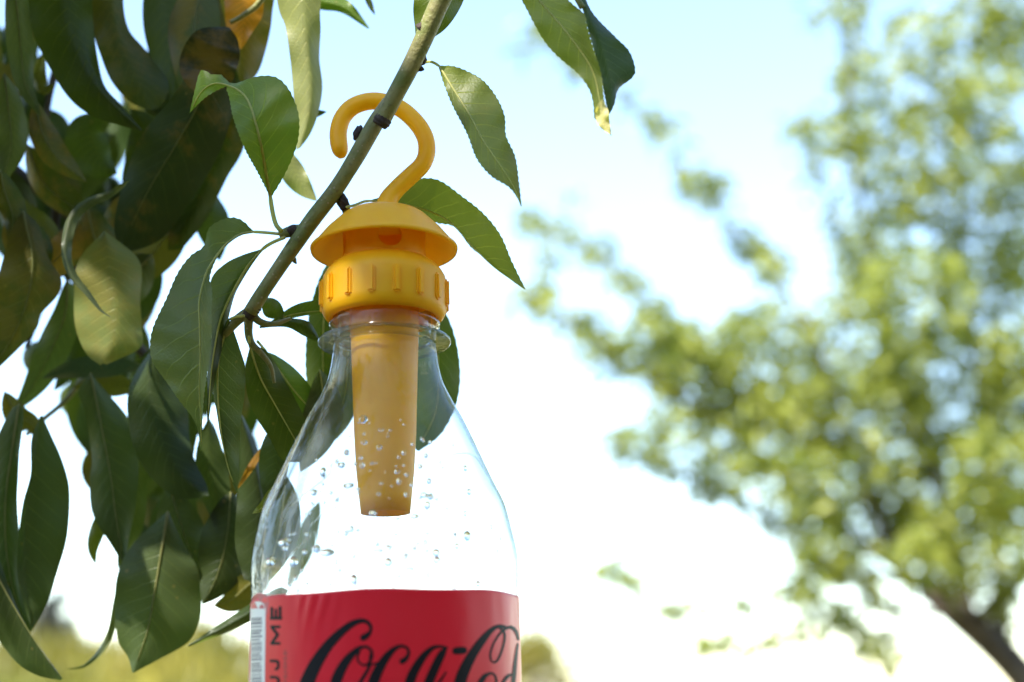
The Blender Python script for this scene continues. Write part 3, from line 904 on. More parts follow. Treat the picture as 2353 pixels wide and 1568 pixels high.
# lower
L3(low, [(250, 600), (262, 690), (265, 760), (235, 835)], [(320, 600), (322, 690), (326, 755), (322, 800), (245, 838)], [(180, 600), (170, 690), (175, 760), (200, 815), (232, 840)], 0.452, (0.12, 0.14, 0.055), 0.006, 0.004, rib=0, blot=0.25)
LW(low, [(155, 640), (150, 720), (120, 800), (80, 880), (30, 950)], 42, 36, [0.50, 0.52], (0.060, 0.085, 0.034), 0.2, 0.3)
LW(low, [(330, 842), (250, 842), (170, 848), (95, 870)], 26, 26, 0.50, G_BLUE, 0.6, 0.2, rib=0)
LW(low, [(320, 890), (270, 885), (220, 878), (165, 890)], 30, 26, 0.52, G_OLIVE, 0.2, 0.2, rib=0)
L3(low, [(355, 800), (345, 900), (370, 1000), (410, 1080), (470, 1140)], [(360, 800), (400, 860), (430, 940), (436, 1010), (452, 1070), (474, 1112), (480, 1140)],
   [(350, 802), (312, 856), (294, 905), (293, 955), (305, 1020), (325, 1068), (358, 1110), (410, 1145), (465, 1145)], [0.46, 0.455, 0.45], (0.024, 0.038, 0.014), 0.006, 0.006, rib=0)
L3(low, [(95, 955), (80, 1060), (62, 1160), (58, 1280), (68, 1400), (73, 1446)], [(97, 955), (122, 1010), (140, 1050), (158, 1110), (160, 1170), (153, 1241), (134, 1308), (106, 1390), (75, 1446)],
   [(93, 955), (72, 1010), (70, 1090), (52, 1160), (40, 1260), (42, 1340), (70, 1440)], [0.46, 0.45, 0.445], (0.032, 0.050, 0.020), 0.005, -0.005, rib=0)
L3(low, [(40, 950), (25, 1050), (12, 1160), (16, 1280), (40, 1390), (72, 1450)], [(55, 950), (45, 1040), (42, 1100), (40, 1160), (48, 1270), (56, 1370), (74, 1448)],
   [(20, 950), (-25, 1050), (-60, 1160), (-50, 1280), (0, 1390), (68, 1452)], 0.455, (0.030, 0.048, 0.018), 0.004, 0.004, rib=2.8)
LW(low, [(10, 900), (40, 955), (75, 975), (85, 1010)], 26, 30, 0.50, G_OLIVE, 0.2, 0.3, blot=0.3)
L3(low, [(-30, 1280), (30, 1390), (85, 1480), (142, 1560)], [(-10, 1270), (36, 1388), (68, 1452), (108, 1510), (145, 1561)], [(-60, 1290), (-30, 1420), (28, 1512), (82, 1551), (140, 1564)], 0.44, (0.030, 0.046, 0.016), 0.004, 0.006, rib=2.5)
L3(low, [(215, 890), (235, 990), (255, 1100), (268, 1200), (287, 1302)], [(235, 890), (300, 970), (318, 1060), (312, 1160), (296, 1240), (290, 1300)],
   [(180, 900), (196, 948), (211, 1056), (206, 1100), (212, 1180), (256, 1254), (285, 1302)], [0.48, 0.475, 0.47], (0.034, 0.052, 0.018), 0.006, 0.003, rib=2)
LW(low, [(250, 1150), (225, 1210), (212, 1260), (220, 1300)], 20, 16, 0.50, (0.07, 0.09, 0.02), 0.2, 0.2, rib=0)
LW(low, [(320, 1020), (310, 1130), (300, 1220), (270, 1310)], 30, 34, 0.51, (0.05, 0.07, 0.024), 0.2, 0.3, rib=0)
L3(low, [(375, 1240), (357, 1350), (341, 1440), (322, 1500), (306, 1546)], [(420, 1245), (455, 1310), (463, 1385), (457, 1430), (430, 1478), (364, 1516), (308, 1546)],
   [(310, 1245), (272, 1312), (263, 1390), (271, 1470), (294, 1510), (304, 1546)], [0.46, 0.455, 0.45], (0.042, 0.062, 0.026), 0.005, 0.004, rib=3.0)
LW(low, [(285, 1290), (268, 1380), (255, 1450), (228, 1500), (190, 1532), (150, 1537)], 9, 8, 0.47, G_GREY, 0.3, 0.4, rib=0, k=0.8)
L3(low, [(640, 1370), (585, 1402), (520, 1440), (432, 1484)], [(640, 1350), (588, 1380), (522, 1422), (434, 1482)], [(640, 1395), (578, 1427), (522, 1454), (434, 1486)], 0.445, (0.036, 0.055, 0.024), 0.002, 0.004, rib=0)
LW(low, [(620, 1310), (570, 1345), (530, 1380), (490, 1392)], 40, 30, 0.47, G_OLIVE, 0.2, 0.3, blot=0.2)
LW(low, [(530, 1130), (522, 1230), (500, 1320), (465, 1390)], 66, 60, [0.47, 0.46], (0.026, 0.038, 0.014), 0.2, 0.3, rib=1.6)
LW(low, [(390, 1120), (420, 1220), (450, 1300), (478, 1340)], 50, 60, [0.48, 0.47], (0.030, 0.044, 0.016), -0.2, 0.3, rib=1.6)
L3(low, [(555, 960), (580, 1050), (598, 1150), (600, 1260), (590, 1345)], [(560, 960), (596, 1040), (617, 1130), (640, 1230), (636, 1300), (600, 1345)], [(545, 960), (552, 1050), (545, 1150), (540, 1250), (560, 1330)], 0.45, (0.024, 0.036, 0.012), 0.006, 0.004, rib=0)
LW(low, [(480, 960), (480, 1060), (500, 1160), (520, 1250)], 40, 34, 0.47, (0.028, 0.042, 0.014), 0.2, 0.3, rib=0)
LW(low, [(430, 1100), (400, 1180), (380, 1260), (350, 1330)], 60, 50, 0.50, (0.036, 0.055, 0.020), 0.2, 0.3, rib=0)
LW(low, [(610, 1020), (585, 1060), (560, 1100), (546, 1124)], 8, 8, 0.44, (0.20, 0.10, 0.02), 0.2, 0.2, rib=0)
LW(low, [(460, 780), (400, 800), (340, 850), (320, 930)], 40, 30, 0.52, (0.03, 0.045, 0.016), 0.2, 0.3, rib=0)
LW(low, [(470, 900), (430, 990), (425, 1060), (440, 1120)], 26, 30, 0.50, (0.03, 0.045, 0.016), 0.2, 0.3, rib=0)
LW(low, [(660, 950), (640, 1020), (630, 1100), (618, 1180)], 30, 40, 0.42, (0.032, 0.048, 0.018), 0.2, 0.3, rib=0)

# further leaves of the three left shoots, deeper in the foliage
GAPS = [(8, 8, 20), (308, 55, 20), (230, 120, 26), (94, 126, 14), (338, 115, 12), (140, 210, 30), (165, 245, 26), (90, 405, 16), (42, 345, 16), (300, 350, 22), (45, 1110, 22), (120, 1000, 30), (150, 1100, 36), (190, 1200, 40), (130, 1290, 50),
        (215, 1330, 40), (80, 925, 24), (30, 870, 30), (265, 935, 24), (455, 1050, 26), (490, 1000, 10), (585, 1040, 0), (615, 1050, 24), (480, 1410, 26), (400, 800, 50), (345, 750, 24), (100, 700, 30), (20, 900, 20), (130, 800, 20), (250, 1400, 60), (180, 1450, 40)]
BLOCKS = [(up, 0, 560, -40, 330, 80), (mid, 0, 430, 280, 600, 55), (low, 0, 320, 640, 860, 20), (low, 290, 600, 880, 1330, 40), (low, 170, 320, 920, 1180, 10)]
fr_ = random.Random(21)
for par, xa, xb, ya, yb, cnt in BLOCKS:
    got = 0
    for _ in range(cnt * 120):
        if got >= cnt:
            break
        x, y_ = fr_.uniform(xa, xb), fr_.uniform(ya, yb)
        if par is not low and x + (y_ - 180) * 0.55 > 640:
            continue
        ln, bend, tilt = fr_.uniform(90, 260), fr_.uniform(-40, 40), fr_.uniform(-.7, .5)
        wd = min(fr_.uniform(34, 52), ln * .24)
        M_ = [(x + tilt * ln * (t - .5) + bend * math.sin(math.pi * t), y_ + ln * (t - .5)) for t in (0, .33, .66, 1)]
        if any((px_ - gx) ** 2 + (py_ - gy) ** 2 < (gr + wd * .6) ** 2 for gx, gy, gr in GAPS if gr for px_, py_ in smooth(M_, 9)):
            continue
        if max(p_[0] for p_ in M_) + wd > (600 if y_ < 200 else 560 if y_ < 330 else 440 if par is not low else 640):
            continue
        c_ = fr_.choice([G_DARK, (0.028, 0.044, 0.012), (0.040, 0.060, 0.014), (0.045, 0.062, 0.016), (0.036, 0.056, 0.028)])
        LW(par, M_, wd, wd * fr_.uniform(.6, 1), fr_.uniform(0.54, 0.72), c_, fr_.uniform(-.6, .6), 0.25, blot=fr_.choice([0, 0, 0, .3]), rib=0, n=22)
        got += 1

# ------------------------------------------------------------------ the trap
A = at(887, 1381, 0.342)
rb = ray(883, 575)
B = EYE + rb * ((A.y - EYE.y) / rb.y)
AX = (B - A).normalized()
yl = (Vector((0, 1, 0)) - AX * AX.y).normalized()
xl = yl.cross(AX).normalized()
TM = Matrix((xl, yl, AX)).transposed().to_4x4()
TM.translation = A
TI = TM.inverted()
trap = empty("fruit_fly_trap", A, "clear plastic drink bottle with yellow cap and hook hung as an insect trap", "insect trap")
trap.matrix_world = TM


def z_at(py):
    lo, hi = -0.3, 0.4
    for _ in range(60):
        m_ = (lo + hi) / 2
        if project(A + AX * m_)[1] > py:
            lo = m_
        else:
            hi = m_
    return (lo + hi) / 2


def rz(w, py):
    z = z_at(py)
    return w * project(A + AX * z)[2] / FPX, z


def local_ray(px, py):
    o = TI @ EYE
    d = (TI.to_3x3() @ ray(px, py)).normalized()
    return o, d


def plastic(name, glow, c1=(0.96, 0.57, 0.010), c2=(0.94, 0.53, 0.008), ct=(0.98, 0.60, 0.012)):
    m, nt, out = mat(name)
    L = nt.links
    tc = N(nt, "ShaderNodeTexCoord")
    no = N(nt, "ShaderNodeTexNoise")
    no.inputs["Scale"].default_value = 350.0
    no.inputs["Detail"].default_value = 6.0
    L.new(tc.outputs["Object"], no.inputs["Vector"])
    n2 = N(nt, "ShaderNodeTexNoise")
    n2.inputs["Scale"].default_value = 2600.0
    L.new(tc.outputs["Object"], n2.inputs["Vector"])
    c = mixc(nt, ramp_fac(nt, no.outputs[0], 0.35, 0.7), c1, c2)
    p = N(nt, "ShaderNodeBsdfPrincipled")
    p.inputs["Roughness"].default_value = 0.42
    p.inputs["Specular IOR Level"].default_value = 0.4
    L.new(c, p.inputs["Base Color"])
    b = N(nt, "ShaderNodeBump")
    b.inputs["Strength"].default_value = 0.25
    b.inputs["Distance"].default_value = 0.0002
    L.new(mathn(nt, 'ADD', no.outputs[0], mathn(nt, 'MULTIPLY', n2.outputs[0], 0.3)), b.inputs["Height"])
    L.new(b.outputs[0], p.inputs["Normal"])
    tr = N(nt, "ShaderNodeBsdfTranslucent")
    tr.inputs["Color"].default_value = (*ct, 1)
    mx = N(nt, "ShaderNodeMixShader")
    mx.inputs[0].default_value = glow
    L.new(p.outputs[0], mx.inputs[1])
    L.new(tr.outputs[0], mx.inputs[2])
    L.new(mx.outputs[0], out.inputs[0])
    return m


M_YEL = plastic("yellow_plastic", 0.42)
M_TUBE = plastic("yellow_tube_plastic", 0.5, (0.97, 0.62, 0.008), (0.95, 0.58, 0.008), (0.99, 0.68, 0.012))


def pet(name, mist_and_sheen):
    """thin clear PET wall: see-through, Fresnel shine, a light mist of condensation, painted reflection streaks on the left"""
    m, nt, out = mat(name)
    L = nt.links
    tc = N(nt, "ShaderNodeTexCoord")
    no = N(nt, "ShaderNodeTexNoise")
    no.inputs["Scale"].default_value = 55.0
    no.inputs["Detail"].default_value = 5.0
    L.new(tc.outputs["Object"], no.inputs["Vector"])
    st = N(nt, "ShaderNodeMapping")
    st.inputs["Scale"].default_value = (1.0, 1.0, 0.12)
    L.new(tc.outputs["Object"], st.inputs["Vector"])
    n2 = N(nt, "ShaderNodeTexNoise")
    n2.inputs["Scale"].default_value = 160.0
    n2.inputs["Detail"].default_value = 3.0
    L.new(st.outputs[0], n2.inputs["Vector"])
    b = N(nt, "ShaderNodeBump")
    b.inputs["Strength"].default_value = 0.5
    b.inputs["Distance"].default_value = 0.0016
    L.new(mathn(nt, 'ADD', no.outputs[0], n2.outputs[0]), b.inputs["Height"])
    lw = N(nt, "ShaderNodeLayerWeight")
    lw.inputs["Blend"].default_value = 0.5
    f = lw.outputs["Facing"]
    fr = mathn(nt, 'ADD', mathn(nt, 'MULTIPLY', mathn(nt, 'POWER', f, 4.0), 0.80), 0.024, clamp=True)
    tp_ = N(nt, "ShaderNodeBsdfTransparent")
    edge = mathn(nt, 'POWER', f, 3.0)
    L.new(mixc(nt, edge, (0.92, 0.94, 0.95), (0.34, 0.39, 0.41)), tp_.inputs["Color"])
    gl = N(nt, "ShaderNodeBsdfGlossy")
    gl.inputs["Roughness"].default_value = 0.06
    L.new(b.outputs[0], gl.inputs["Normal"])
    df = N(nt, "ShaderNodeBsdfDiffuse")
    df.inputs["Color"].default_value = (0.9, 0.92, 0.92, 1)
    tl = N(nt, "ShaderNodeBsdfTranslucent")
    tl.inputs["Color"].default_value = (0.9, 0.92, 0.92, 1)
    fg = N(nt, "ShaderNodeMixShader")
    fg.inputs[0].default_value = 0.6
    L.new(df.outputs[0], fg.inputs[1])
    L.new(tl.outputs[0], fg.inputs[2])
    m1 = N(nt, "ShaderNodeMixShader")
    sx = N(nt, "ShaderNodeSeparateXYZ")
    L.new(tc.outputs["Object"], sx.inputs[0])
    side = ramp_fac(nt, mathn(nt, 'MULTIPLY', sx.outputs[0], -1.0), 0.0, 0.022)      # left mask: pale streaks painted in for reflected and refracted leaves
    sheen = mathn(nt, 'MULTIPLY', mathn(nt, 'MULTIPLY', ramp_fac(nt, n2.outputs[0], 0.44, 0.72), side), mist_and_sheen * 26)
    L.new(mathn(nt, 'ADD', mathn(nt, 'MULTIPLY', mathn(nt, 'ADD', 0.5, ramp_fac(nt, no.outputs[0], 0.25, 0.75)), mist_and_sheen), sheen), m1.inputs[0])
    L.new(tp_.outputs[0], m1.inputs[1])
    L.new(fg.outputs[0], m1.inputs[2])
    m2 = N(nt, "ShaderNodeMixShader")
    L.new(fr, m2.inputs[0])
    L.new(m1.outputs[0], m2.inputs[1])
    L.new(gl.outputs[0], m2.inputs[2])
    L.new(m2.outputs[0], out.inputs[0])
    return m


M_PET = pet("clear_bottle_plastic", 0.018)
M_NECK = pet("clear_neck_plastic", 0.012)


def clear(name, col, rough, ior):
    m, nt, out = mat(name)
    g = N(nt, "ShaderNodeBsdfGlass")
    g.inputs["Color"].default_value = (*col, 1)
    g.inputs["Roughness"].default_value = rough
    g.inputs["IOR"].default_value = ior
    nt.links.new(g.outputs[0], out.inputs[0])
    return m


M_GLASS = clear("thick_clear_plastic", (0.97, 0.98, 0.97), 0.02, 1.5)
M_DROP = clear("water", (1, 1, 1), 0.0, 1.42)

# hood: a cone shell with a closed top
(r0, z0), (r1, z1) = rz(98, 500), rz(169, 575)
th = 0.0011
hood_p = [(0.0001, z0 + .0012), (r0 * .55, z0 + .0011), (r0 * .88, z0 + .0006), (r0, z0 - .0003), (r0 + (r1 - r0) * .5, z0 + (z1 - z0) * .47), (r1 - .0008, z1 + .0008), (r1, z1 + .0002), (r1 - .0002, z1 - .0006),
          (r1 - th, z1 - .0004), (r0 + (r1 - r0) * .5 - th, z0 + (z1 - z0) * .5 - th), (r0 - th, z0 - th - .0006), (0.0001, z0 - th)]
obj("hood", mesh("hood", *lathe_data(hood_p, 128)), M_YEL, trap)

# entry column with four round holes (cut for real)
rc, zc0 = rz(95, 606)
_, zc1 = rz(95, 503)
ring = lathe_data([(rc, zc0), (rc, zc1), (rc - .0013, zc1), (rc - .0013, zc0)], 96, True)
column = obj("entry_column", mesh("entry_column", *ring, smooth_shade=False), M_YEL, trap)
rh, zh = rz(27, 570)
cutters = []
for ang in (13.4, 103.4):
    bm = bmesh.new()
    bmesh.ops.create_cone(bm, cap_ends=True, segments=40, radius1=rh, radius2=rh, depth=0.05)
    bmesh.ops.transform(bm, matrix=Matrix.Translation((0, 0, zh)) @ Matrix.Rotation(math.radians(ang), 4, 'Z') @ Matrix.Rotation(math.radians(90), 4, 'X'), verts=bm.verts)
    me = bpy.data.meshes.new("hole_cutter")
    bm.to_mesh(me)
    bm.free()
    c = obj("hole_cutter", me, M_YEL, trap)
    mod = column.modifiers.new("hole", 'BOOLEAN')
    mod.operation = 'DIFFERENCE'
    mod.solver = 'EXACT'
    mod.object = c
    cutters.append(c)
bpy.context.view_layer.update()
dg = bpy.context.evaluated_depsgraph_get()
newme = bpy.data.meshes.new_from_object(column.evaluated_get(dg))
column.modifiers.clear()
column.data = newme
for c in cutters:
    bpy.data.objects.remove(c)
newme.polygons.foreach_set("use_smooth", [True] * len(newme.polygons))
newme.set_sharp_from_angle(angle=math.radians(40))

# screw collar with sixteen ribs
P_ = [(95, 603), (108, 607), (122, 617), (133, 629), (140, 641), (143, 654), (143, 680), (143, 708), (142, 718), (137, 729), (129, 737)]
outer = [rz(w, y) for w, y in P_]
inner = [(r - .0014, z) for r, z in outer]
inner[-1] = (outer[-1][0] - .0010, outer[-1][1] + .0002)
inner[0] = (outer[0][0] - .0014, outer[0][1] - .0014)
obj("screw_collar", mesh("screw_collar", *lathe_data(outer + inner[::-1], 128, True)), M_YEL, trap)
rr_, zt = rz(143, 652)
_, zb = rz(143, 713)
w2, pr_ = 0.0010, 0.00095
bm = bmesh.new()
bmesh.ops.create_cube(bm, size=1.0)
bmesh.ops.scale(bm, vec=(w2 * 2, pr_ * 2, zt - zb), verts=bm.verts)
bmesh.ops.bevel(bm, geom=bm.edges[:], offset=0.00055, segments=4, affect='EDGES')
rib_me = bpy.data.meshes.new("collar_rib")
bm.to_mesh(rib_me)
bm.free()
rib_me.materials.append(M_YEL)
collar = [o for o in COL.objects if o.name == "screw_collar"][0]
for k in range(16):
    a = math.radians(-90 - 6.5 + 22.5 * k)
    o = bpy.data.objects.new("rib", rib_me)
    COL.objects.link(o)
    o.parent = collar
    o.location = ((rr_ - .0001) * math.cos(a), (rr_ - .0001) * math.sin(a), (zt + zb) / 2)
    o.rotation_euler = (0, 0, a + math.pi / 2)

# hook
HP = [(784, 356), (777, 325), (776, 295), (787, 262), (815, 236), (862, 226), (912, 240), (951, 271), (975, 308), (980, 345), (969, 376), (941, 404), (910, 435), (892, 462), (886, 505)]
q = smooth(HP, 70)
hd = project(A + AX * z_at(500))[2]
inv = TI
Pk = []
for i in range(70):
    o_, d_ = local_ray(q[i, 0], q[i, 1])
    t = (0.0003 - o_.y) / d_.y                       # the hook lies in the trap's own upright plane
    Pk.append(o_ + d_ * t)
for i in range(70):                                   # and leans a little back at the top so the branch passes before it
    Pk[i].y += 0.0018 * min(1.0, max(0.0, (Pk[i].z - z_at(470)) / 0.02))
Rk = [20.5 * hd / FPX] * 70
for i in range(70):
    f = i / 69
    if f > 0.86:
        Rk[i] *= 1 + 0.75 * ((f - 0.86) / 0.14) ** 2
    if i < 4:
        Rk[i] *= (0.45, 0.78, 0.92, 0.98)[i]
obj("hook", mesh("hook", *tube_data(Pk, Rk, 20)), M_YEL, trap)

# funnel tube inside the bottle
FP = [rz(79, 690), rz(78, 760), rz(74, 900), rz(71, 1000), rz(67, 1080), rz(61, 1140), rz(57, 1180)]
fin = [(r - .0010, z) for r, z in FP]
fin[-1] = (FP[-1][0] - .0008, FP[-1][1])
tube = obj("funnel_tube", mesh("funnel_tube", *lathe_data(FP + fin[::-1], 64, True)), M_TUBE, trap)

# bottle: neck finish, support ring, body
NP = [(112, 700), (118, 712), (118, 736), (121, 742), (127, 747), (127, 752), (121, 757), (118, 764), (118, 778)]
npz = [rz(w, y) for w, y in NP]
npi = [(r - .0016, z) for r, z in npz]
npi = [(rz(106, 700)[0], z) for r, z in npz]
BP = [(117, 796), (118, 806), (120, 820), (125, 850), (135, 885), (155, 926), (177, 965), (199, 1010), (214, 1042), (246, 1110), (274, 1167), (291, 1228), (300, 1265), (305, 1300), (305.5, 1320), (304.5, 1350), (304, 1381)]
bp = smooth([rz(w, y) for w, y in BP], 70)
bp = [(float(r), float(z)) for r, z in bp]
zl = bp[-1][1]
rl = bp[-1][0]
bp += [(rl - .0002, zl - .03), (rl - .0002, zl - .075), (rl + .0003, zl - .085), (rl, zl - .10), (rl * .92, zl - .118), (rl * .7, zl - .126), (rl * .35, zl - .122), (.0003, zl - .118)]
ztop_f, zbot_f = z_at(840), z_at(1270)


def flute(a, z):
    if z > ztop_f or z < zbot_f:
        return 1.0
    t = (ztop_f - z) / (ztop_f - zbot_f)
    return 1.0 + 0.022 * math.sin(math.pi * t) ** 1.2 * math.cos(14 * a + 3.0 * t) * (0.5 + 0.5 * math.cos(a - math.radians(205)))


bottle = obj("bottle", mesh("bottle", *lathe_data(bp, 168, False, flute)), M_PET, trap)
obj("neck", mesh("neck", *lathe_data(npz + npi[::-1], 96, True)), M_NECK, bottle)
(rs, zs), (rn, _) = rz(152, 788), rz(117, 788)
t_ = 0.0007
obj("support_ring", mesh("support_ring", *lathe_data([(rn - .0012, zs + t_ * 1.3), (rn + .0006, zs + t_ * 1.2), (rs - .0004, zs + t_), (rs, zs + t_ * .4), (rs, zs - t_ * .4), (rs - .0004, zs - t_), (rn + .0006, zs - t_ * 1.2), (rn - .0012, zs - t_ * 1.3)], 128, True)), M_NECK, bottle)
BZ = np.array([z for r, z in bp])[::-1]
BR = np.array([r for r, z in bp])[::-1]


def on_body(px, py, lift=0.0, R=None, back=False):
    """where the line of sight through a measured point meets the bottle wall (local)"""
    o_, d_ = local_ray(px, py)
    z = 0.0
    p = None
    for _ in range(14):
        r = (float(np.interp(z, BZ, BR)) if R is None else R) + lift
        a_ = d_.x ** 2 + d_.y ** 2
        b_ = o_.x * d_.x + o_.y * d_.y
        c_ = o_.x ** 2 + o_.y ** 2 - r * r
        disc = max(b_ * b_ - a_ * c_, 0.0)
        t = (-b_ + (math.sqrt(disc) if back else -math.sqrt(disc))) / a_
        p = o_ + d_ * t
        if R is not None:
            break
        z = p.z
    return p


def r2(x, y):
    return 546 + x * .2931, 977 + y * .2931


# raised mould lines on the shoulder
for line in ([(610, 820), (625, 1000), (618, 1150), (615, 1295)], [(850, 960), (920, 1080), (1010, 1283)], [(1090, 1040), (1150, 1150), (1230, 1278)], [(1210, 1070), (1320, 1170), (1410, 1278)],
             [(1240, 960), (1400, 1050), (1520, 1150), (1630, 1282)], [(1330, 850), (1480, 970), (1640, 1080)], [(1420, 600), (1560, 760), (1660, 950)], [(1430, 520), (1600, 620), (1720, 760), (1790, 860)],
             [(780, 1040), (900, 960), (1050, 955), (1200, 945), (1400, 1040)], [(1560, 300), (1700, 230), (1850, 240), (1960, 400)], [(1540, 700), (1700, 860), (1850, 1080)],
             [(420, 640), (500, 560), (620, 470), (720, 380), (740, 300)], [(560, 800), (680, 680), (800, 560), (930, 430)], [(300, 1100), (420, 1010), (540, 900), (600, 830)]):
    q = smooth(line, 24)
    P = [on_body(*r2(q[i, 0], q[i, 1]), lift=-0.00005) for i in range(24)]
    R = [0.00016 * (0.35 + 0.65 * math.sin(math.pi * (i + 1) / 25)) for i in range(24)]
    obj("mould_line", mesh("mould_line", *tube_data(P, R, 6)), M_GLASS, bottle)

# water drops
DROPS = [(1800, 870, 36, 42), (1555, 1000, 36, 30), (1560, 1060, 34, 26), (1180, 1075, 32, 36), (1310, 1035, 28, 24), (1350, 1130, 36, 20), (700, 1000, 66, 30), (620, 970, 40, 34), (440, 1070, 36, 40), (370, 920, 70, 34),
         (260, 1070, 60, 34), (910, 1210, 30, 40), (925, 1245, 16, 16), (730, 1250, 14, 22), (1885, 1245, 28, 26), (1500, 440, 22, 26), (1430, 325, 22, 20), (1460, 550, 34, 24), (1430, 575, 14, 14), (1785, 340, 20, 24),
         (1815, 525, 24, 26), (1785, 695, 20, 24), (1720, 950, 24, 26), (1910, 760, 12, 18), (1990, 800, 14, 20), (1490, 850, 22, 16), (1655, 755, 10, 14), (1705, 865, 12, 12), (1185, 965, 26, 22), (1095, 935, 18, 20),
         (890, 815, 24, 28), (790, 838, 14, 14), (740, 945, 14, 14), (605, 968, 14, 14), (525, 995, 20, 20), (540, 855, 14, 14), (565, 690, 12, 12), (595, 625, 14, 14), (680, 610, 16, 16), (780, 590, 18, 20),
         (870, 475, 46, 22), (855, 215, 24, 26), (815, 315, 34, 26), (670, 370, 30, 40), (670, 465, 14, 14), (600, 530, 34, 26), (620, 275, 14, 12), (1265, 440, 18, 26), (1320, 545, 14, 18), (1105, 540, 14, 14), (1365, 470, 14, 14),
         (1260, 250, 12, 12), (1370, 150, 12, 12), (1245, 320, 9, 9), (1300, 315, 9, 9), (1035, 355, 9, 9), (1385, 715, 40, 20), (1255, 735, 22, 12), (915, 1030, 16, 18), (900, 990, 12, 14), (1265, 1185, 16, 20), (1195, 1185, 12, 14),
         (1420, 1200, 18, 16), (1700, 1280, 14, 18), (1710, 1170, 12, 20), (455, 1200, 18, 18), (545, 1245, 16, 16), (410, 1250, 14, 16), (475, 1300, 16, 16), (500, 1140, 14, 12), (695, 905, 12, 12), (850, 900, 12, 14), (1240, 860, 18, 14),
         (1260, 910, 8, 10), (1175, 895, 6, 8), (1155, 818, 7, 9), (1735, 470, 10, 12), (1610, 335, 12, 12), (1720, 350, 9, 11), (1760, 530, 11, 12), (1870, 610, 9, 10), (1665, 608, 8, 9), (1645, 655, 9, 9), (1525, 680, 14, 10), (1615, 465, 7, 8),
         (1835, 800, 8, 10), (2060, 890, 12, 16), (2040, 990, 14, 18), (2000, 940, 8, 10), (1930, 1110, 10, 14), (1690, 155, 9, 14), (860, 645, 8, 14), (920, 682, 12, 10), (855, 685, 8, 9), (450, 850, 9, 10), (490, 590, 12, 12), (580, 610, 14, 14),
         (1350, 880, 8, 8), (1415, 845, 8, 8), (1530, 770, 6, 8), (1580, 690, 7, 7), (1470, 780, 6, 8), (1100, 985, 44, 18), (1385, 975, 18, 10), (1005, 1135, 12, 16), (1930, 870, 7, 8), (2100, 1180, 8, 18)]
dr_ = random.Random(44)
for _ in range(95):
    dy = dr_.uniform(-60, 1260)
    half_w = 250 + 780 * min(1.0, max(0.0, (dy + 120) / 1150)) ** 1.1
    dx = 1160 + dr_.uniform(-.88, .88) * half_w
    sz_ = dr_.choice([7, 8, 9, 10, 12, 15, 20, 26])
    DROPS.append((dx, dy, sz_ * dr_.uniform(.7, 1.5), sz_ * dr_.uniform(.8, 1.3)))
bm = bmesh.new()
bmesh.ops.create_icosphere(bm, subdivisions=3, radius=1.0)
drop_me = bpy.data.meshes.new("water_drop")
bm.to_mesh(drop_me)
bm.free()
drop_me.polygons.foreach_set("use_smooth", [True] * len(drop_me.polygons))
drop_me.materials.append(M_DROP)
for (x, y, w, h) in DROPS:
    p = on_body(*r2(x, y), lift=0.00002)
    d = project(TM @ p)[2]
    s = .2931 * d / FPX
    o = bpy.data.objects.new("water_drop", drop_me)
    COL.objects.link(o)
    o.parent = bottle
    o.location = p
    nrm = Vector((p.x, p.y, 0)).normalized()
    rot = nrm.to_track_quat('Y', 'Z')
    o.rotation_mode = 'QUATERNION'
    o.rotation_quaternion = rot
    o.scale = (w * s * 1.05, min(w, h) * s * .6, h * s * 1.05)

# the red label with its print
def label_material():
    m, nt, out = mat("red_label")
    L = nt.links
    tc = N(nt, "ShaderNodeTexCoord")
    no = N(nt, "ShaderNodeTexNoise")
    no.inputs["Scale"].default_value = 38.0
    no.inputs["Detail"].default_value = 2.0
    mp = N(nt, "ShaderNodeMapping")
    mp.inputs["Rotation"].default_value = (0, 0.5, 0)
    mp.inputs["Scale"].default_value = (1.8, 1.8, 0.8)
    L.new(tc.outputs["Object"], mp.inputs["Vector"])
    L.new(mp.outputs[0], no.inputs["Vector"])
    p = N(nt, "ShaderNodeBsdfPrincipled")
    p.inputs["Base Color"].default_value = (0.70, 0.012, 0.024, 1)
    p.inputs["Roughness"].default_value = 0.33
    p.inputs["Specular IOR Level"].default_value = 0.22
    b = N(nt, "ShaderNodeBump")
    b.inputs["Strength"].default_value = 0.35
    b.inputs["Distance"].default_value = 0.0025
    L.new(no.outputs[0], b.inputs["Height"])
    L.new(b.outputs[0], p.inputs["Normal"])
    L.new(p.outputs[0], out.inputs[0])
    return m


LR = rl + .00025
lv, lf = lathe_data([(rl + .00003, zl)] + [(LR, zl - .0005 * k) for k in range(40)] + [(LR, zl - .03), (LR, zl - .072), (rl + .00003, zl - .072)], 400)
wr_ = []
for v in lv:
    a_, dz = math.atan2(v[1], v[0]), zl - v[2]
    g = math.exp(-((a_ + 1.98) / 0.13) ** 2) * math.exp(-(dz / .0065) ** 2) * (1 if dz > .0001 else 0.6)
    k_ = 1 + g * 0.0105 * (0.5 + 0.5 * math.sin(a_ * 62 + dz * 520)) + 0.0012 * math.exp(-(dz / .003) ** 2) * math.sin(a_ * 9 + 1) ** 2
    wr_.append((v[0] * k_, v[1] * k_, v[2] + 0.0002 * math.sin(a_ * 7)))
lab = obj("label", mesh("label", wr_, lf), label_material(), trap)
M_INK = simple("black_print", (0.010, 0.008, 0.009), 0.5, 0.12)
M_PAPER = simple("white_print", (0.72, 0.70, 0.66), 0.4, 0.4)


def r6(x, y):
    return 546 + x * .2931, 1293 + y * .2931


